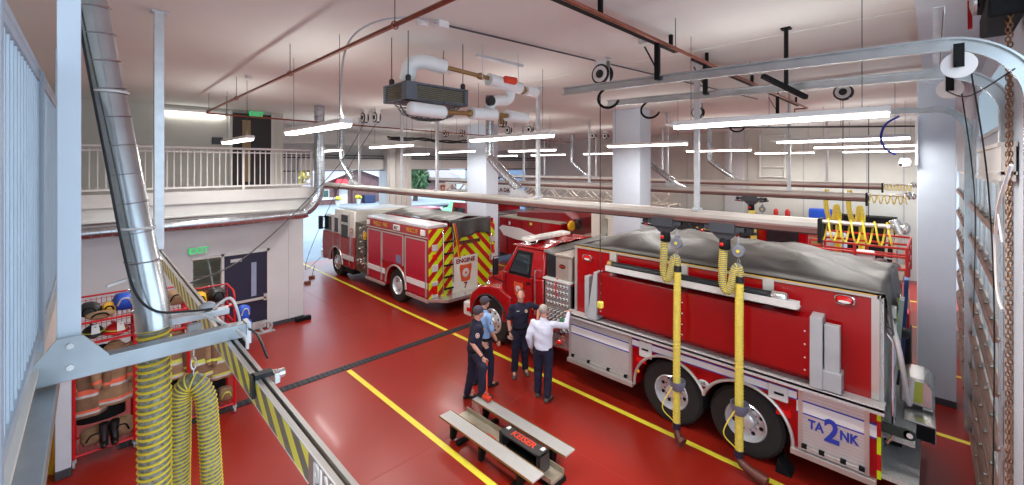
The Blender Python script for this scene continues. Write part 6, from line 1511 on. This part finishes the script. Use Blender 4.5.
# ================================================================== OUTSIDE
struct('ground', MB().box(-60, 140, 20.3, 160, -.2, -.012), mat('asphalt_pale', (150, 160, 172), .8, vary=.08, scale=.5))
struct('ground', MB().box(-30, 60, -40, -.75, -.2, -.012), mat('concrete_apron', (178, 180, 184), .8, vary=.06, scale=.5))
h = thing('house', 'brown timber house with gabled roof and white window across the street', 'house', (22, 50, 0))
hr_ = mat('brown_timber', (120, 90, 92), .8, vary=.2, scale=3); hro = mat('grey_shingle_roof', (158, 150, 156), .8, vary=.15, scale=4)
MB().box(17, 27.6, 48, 56, 0, 2.0).prism([(17, 2.0), (27.6, 2.0), (22, 3.95)], 'Y', 48, 56).build('wall', hr_, h)
g = MB(); g.hexa([(16.6, 47.6, 1.85), (22, 47.6, 3.98), (22, 56.4, 3.98), (16.6, 56.4, 1.85), (16.6, 47.6, 2.0), (22, 47.6, 4.12), (22, 56.4, 4.12), (16.6, 56.4, 2.0)]); g.hexa([(28, 47.6, 1.85), (22, 47.6, 3.98), (22, 56.4, 3.98), (28, 56.4, 1.85), (28, 47.6, 2.0), (22, 47.6, 4.12), (22, 56.4, 4.12), (28, 56.4, 2.0)])
g.build('roof', hro, h)
MB().bar((16.5, 47.55, 1.9), (22, 47.55, 4.05), .1, .2).bar((28.1, 47.55, 1.9), (22, 47.55, 4.05), .1, .2).build('barge_board', M_white, h)
w_ = MB().box(17.5, 18.9, 47.9, 48.0, .8, 1.7).box(17.0, 20, 47.9, 48, .55, .8).build('window', M_white, h); MB().box(17.6, 18.8, 47.86, 47.9, .88, 1.62).build('pane', mat('green_window_glass', (60, 96, 92), .2, vary=.3), w_)
MB().box(20.0, 21.0, 47.9, 48.0, 0, 1.7).build('door', M_white, h); MB().box(19.6, 19.75, 47.4, 48, 0, 1.95).box(21.4, 21.55, 47.4, 48, 0, 1.95).build('porch_post', hr_, h)
MB().hexa([(19.3, 47.0, 2.1), (21.0, 47.0, 2.1), (21.0, 48, 2.1), (19.3, 48, 2.1), (19.6, 47.5, 2.85), (20.7, 47.5, 2.85), (20.7, 48, 2.85), (19.6, 48, 2.85)]).build('red_awning', mat('red_awning_cloth', (214, 60, 70), .6), h)
t = thing('house', 'low grey roofed wing right of the brown timber house', 'house', (36, 62, 0))
MB().box(26, 46, 60, 68, 0, 2.2).build('wall', hr_, t); MB().hexa([(25.5, 59, 2.1), (46.5, 59, 2.1), (46.5, 69, 2.1), (25.5, 69, 2.1), (27, 63, 4.6), (45, 63, 4.6), (45, 65, 4.6), (27, 65, 4.6)]).build('roof', hro, t)
MB().box(29, 31, 59.9, 60, .6, 1.8).box(34, 36, 59.9, 60, .6, 1.8).build('window', M_white, t)
def flowerpot(x, y, label):
    t = thing('flower_pot', label, 'flower pot', (x, y, 0)); MB().lathe([(.2, 0), (.28, .5), (.3, .53)], (x, y, 0), 'Z', 14).build('pot', M_cream, t, smooth=30)
    random.seed(int(x*10)); g = MB()
    for i in range(16): g.ell((x+random.uniform(-.3, .3), y+random.uniform(-.25, .25), .65+random.uniform(0, .3)), (.12, .12, .1), 7, 5)
    g.build('flowers', mat('yellow_flowers', (214, 206, 70), .7, vary=.3), t)
flowerpot(19.2, 46.3, 'left pot of yellow flowers outside the timber house'); flowerpot(21.7, 46.6, 'right pot of yellow flowers outside the timber house')
tag(MB().box(22.4, 23.8, 46.5, 47.3, 0, .95).build('waste_bin', mat('navy_bin', (40, 54, 90), .5), bevel=.1), 'navy bin against the timber house', 'bin')
mleaf = mat('green_foliage', (74, 104, 70), .8, vary=.5, scale=2); mleaf2 = mat('autumn_foliage', (178, 158, 84), .8, vary=.4, scale=2); mleaf3 = mat('dark_plum_foliage', (84, 70, 84), .8, vary=.4, scale=2)
mbark = mat('bark', (80, 64, 54), .9)
def tree(x, y, hgt, r, m, label, seed):
    t = thing('tree', label, 'tree', (x, y, 0)); random.seed(seed)
    g = MB(); g.tube([(x, y, 0), (x+.2, y, hgt*.5), (x, y+.2, hgt*.75)], [.3, .22, .1], 8)
    for i in range(5):
        a = i*1.3; g.tube([(x+.1, y, hgt*(.35+.08*i)), (x+r*.5*math.cos(a), y+r*.5*math.sin(a), hgt*(.6+.06*i))], [.12, .04], 6)
    g.build('trunk', mbark, t, smooth=True)
    g = MB()
    for i in range(700):
        a = random.random()*2*PI; ph = math.acos(random.uniform(-1, 1)); q = r*random.random()**.35
        c = Vector((x+q*math.sin(ph)*math.cos(a), y+q*math.sin(ph)*math.sin(a), hgt*.62+q*math.cos(ph)*hgt*.4/r)); s_ = random.uniform(.18, .42)
        n_ = Vector((random.uniform(-1, 1), random.uniform(-1, 1), random.uniform(-.2, 1))).normalized(); u = n_.orthogonal().normalized()*s_; v = n_.cross(u)
        b0 = g.av([c-u, c-v*.6, c+u, c+v*.6, c+n_*s_*.3]); g.af([(0, 1, 4), (1, 2, 4), (2, 3, 4), (3, 0, 4), (0, 3, 2, 1)], b0)
    g.build('foliage', m, t)
    return t
for i, (x, y, h_, r, m, lab) in enumerate(((14, 46, 6, 2.2, mleaf2, 'tree with sparse yellow leaves left of the timber house'), (28.5, 45.5, 4.6, 1.8, mleaf, 'dark green tree right of the timber house'), (37, 41, 9, 4.2, mleaf, 'dense green tree seen through the second front door'),
   (47, 52, 11, 4.5, mleaf2, 'yellow autumn tree behind the dense green one'), (50, 40, 10, 4.5, mleaf3, 'plum coloured tree at the right of the second front door'), (58, 46, 11, 5, mleaf3, 'plum coloured tree farthest right, behind the far column'), (14, 66, 13, 5, mleaf, 'tall green tree behind the timber house'), (48, 82, 14, 7, mleaf, 'tall green tree behind the low grey roofed wing'))):
    tree(x, y, h_, r, m, lab, i)
def car(x, y, m, label):
    t = thing('car', label, 'car', (x, y, 0))
    MB().prism([(-2.1, .35), (2.1, .35), (2.15, .8), (1.5, .95), (-1.9, 1.0), (-2.15, .8)], 'Y', -.85, .85).build('body', m, t, local=True, bevel=.08)
    MB().prism([(-1.6, .95), (.9, .95), (.4, 1.45), (-1.2, 1.48)], 'Y', -.75, .75).build('cabin', m, t, local=True, bevel=.08)
    MB().prism([(-1.4, 1.0), (.7, 1.0), (.35, 1.38), (-1.15, 1.4)], 'Y', -.78, .78).build('window', M_glass, t, local=True)
    for xx in (-1.35, 1.35):
        for yy in (-.8, .8): MB().lathe([(.2, -.1), (.33, -.09), (.33, .09), (.2, .1)], (xx, yy, .33), 'Y', 18).build('wheel', M_rubber, t, local=True, smooth=30)
    return t
car(17.2, 25.6, mat('pink_red_car', (222, 70, 100), .3, coat=.5), 'pinkish red car parked outside the second front door')
car(22.0, 27.2, mat('green_car', (90, 190, 120), .3, coat=.5), 'green car parked outside, right of the red car')
t = thing('flatbed_trailer', 'low dark trailer edge on the pavement outside the first front door', 'trailer', (22, 34, 0))
MB().box(20, 25, 33, 34.5, .5, .65).build('deck', M_grey, t)
for x in (21, 24): MB().lathe([(.2, -.1), (.3, -.09), (.3, .09), (.2, .1)], (x, 33, .3), 'Y', 14).build('wheel', M_rubber, t)

# ================================================================== one object per separate piece
def split_pieces():
    def clusters(me):
        n = len(me.vertices); par = list(range(n))
        def find(a):
            while par[a] != a: par[a] = par[par[a]]; a = par[a]
            return a
        for e in me.edges:
            a, b = find(e.vertices[0]), find(e.vertices[1])
            if a != b: par[a] = b
        isl = {}
        for v in me.vertices: isl.setdefault(find(v.index), []).append(v.index)
        if len(isl) < 2 or len(isl) > 120: return None
        bx = []
        for k, vs in isl.items():
            lo = [min(me.vertices[i].co[c] for i in vs) for c in range(3)]; hi = [max(me.vertices[i].co[c] for i in vs) for c in range(3)]
            bx.append((lo, hi, math.dist(lo, hi), vs))
        m = len(bx); p2 = list(range(m))
        def f2(a):
            while p2[a] != a: a = p2[a]
            return a
        for i in range(m):
            for j in range(i):
                g = math.sqrt(sum(max(0, bx[i][0][c]-bx[j][1][c], bx[j][0][c]-bx[i][1][c])**2 for c in range(3)))
                if g <= max(.02, .3*max(bx[i][2], bx[j][2])):
                    a, b = f2(i), f2(j)
                    if a != b: p2[a] = b
        gr = {}
        for i in range(m): gr.setdefault(f2(i), []).extend(bx[i][3])
        if len(gr) < 2 or len(gr) > 60: return None
        return list(gr.values())
    users = {}
    for o in list(bpy.data.objects):
        if o.type == 'MESH' and o.parent is not None: users.setdefault(o.data.name, []).append(o)
    for nm, objs in users.items():
        me = objs[0].data
        cl = clusters(me)
        if not cl: continue
        parts = []
        for vs in cl:
            s_ = set(vs); m2 = me.copy(); 
            import bmesh
            bm = bmesh.new(); bm.from_mesh(m2); bm.verts.ensure_lookup_table()
            bmesh.ops.delete(bm, geom=[v for v in bm.verts if v.index not in s_], context='VERTS'); bm.to_mesh(m2); bm.free(); parts.append(m2)
        for o in objs:
            base = o.name.split('.')[0]; o.data = parts[0]
            for m2 in parts[1:]:
                c = o.copy(); c.data = m2; c.name = base; C.objects.link(c)
split_pieces()

# ================================================================== CAMERA AND LIGHT
cd = bpy.data.cameras.new('camera'); cam = bpy.data.objects.new('camera', cd); C.objects.link(cam)
cam.location = (0, 0, H); cam.rotation_euler = (PI/2, 0, -PI/4)
cd.sensor_width = 36; cd.lens = 421/1024*36; cd.shift_y = (165-242.5)/1024; cd.clip_start = .03; cd.clip_end = 400
sc.camera = cam
wd = bpy.data.worlds.new('world'); sc.world = wd; wd.use_nodes = True
bg = wd.node_tree.nodes['Background']; bg.inputs[0].default_value = (.66, .84, 1, 1); bg.inputs[1].default_value = 2.3
sd = bpy.data.lights.new('sun', 'SUN'); so = bpy.data.objects.new('sun', sd); C.objects.link(so); sd.energy = 2.0; sd.angle = .1; sd.color = (1, .95, .88)
so.rotation_euler = (math.radians(40), math.radians(-12), 0); so.location = (10, 30, 20)
sc.view_settings.view_transform = 'Standard'; sc.view_settings.look = 'None'; sc.view_settings.exposure = 0.33; sc.view_settings.gamma = 1; sc.view_settings.use_curve_mapping = False
cy = sc.cycles if hasattr(sc, 'cycles') else None
try:
    cy.max_bounces = 8; cy.diffuse_bounces = 5; cy.glossy_bounces = 4; cy.use_denoising = True; cy.sample_clamp_indirect = 6; cy.caustics_reflective = False; cy.caustics_refractive = False
except Exception: pass
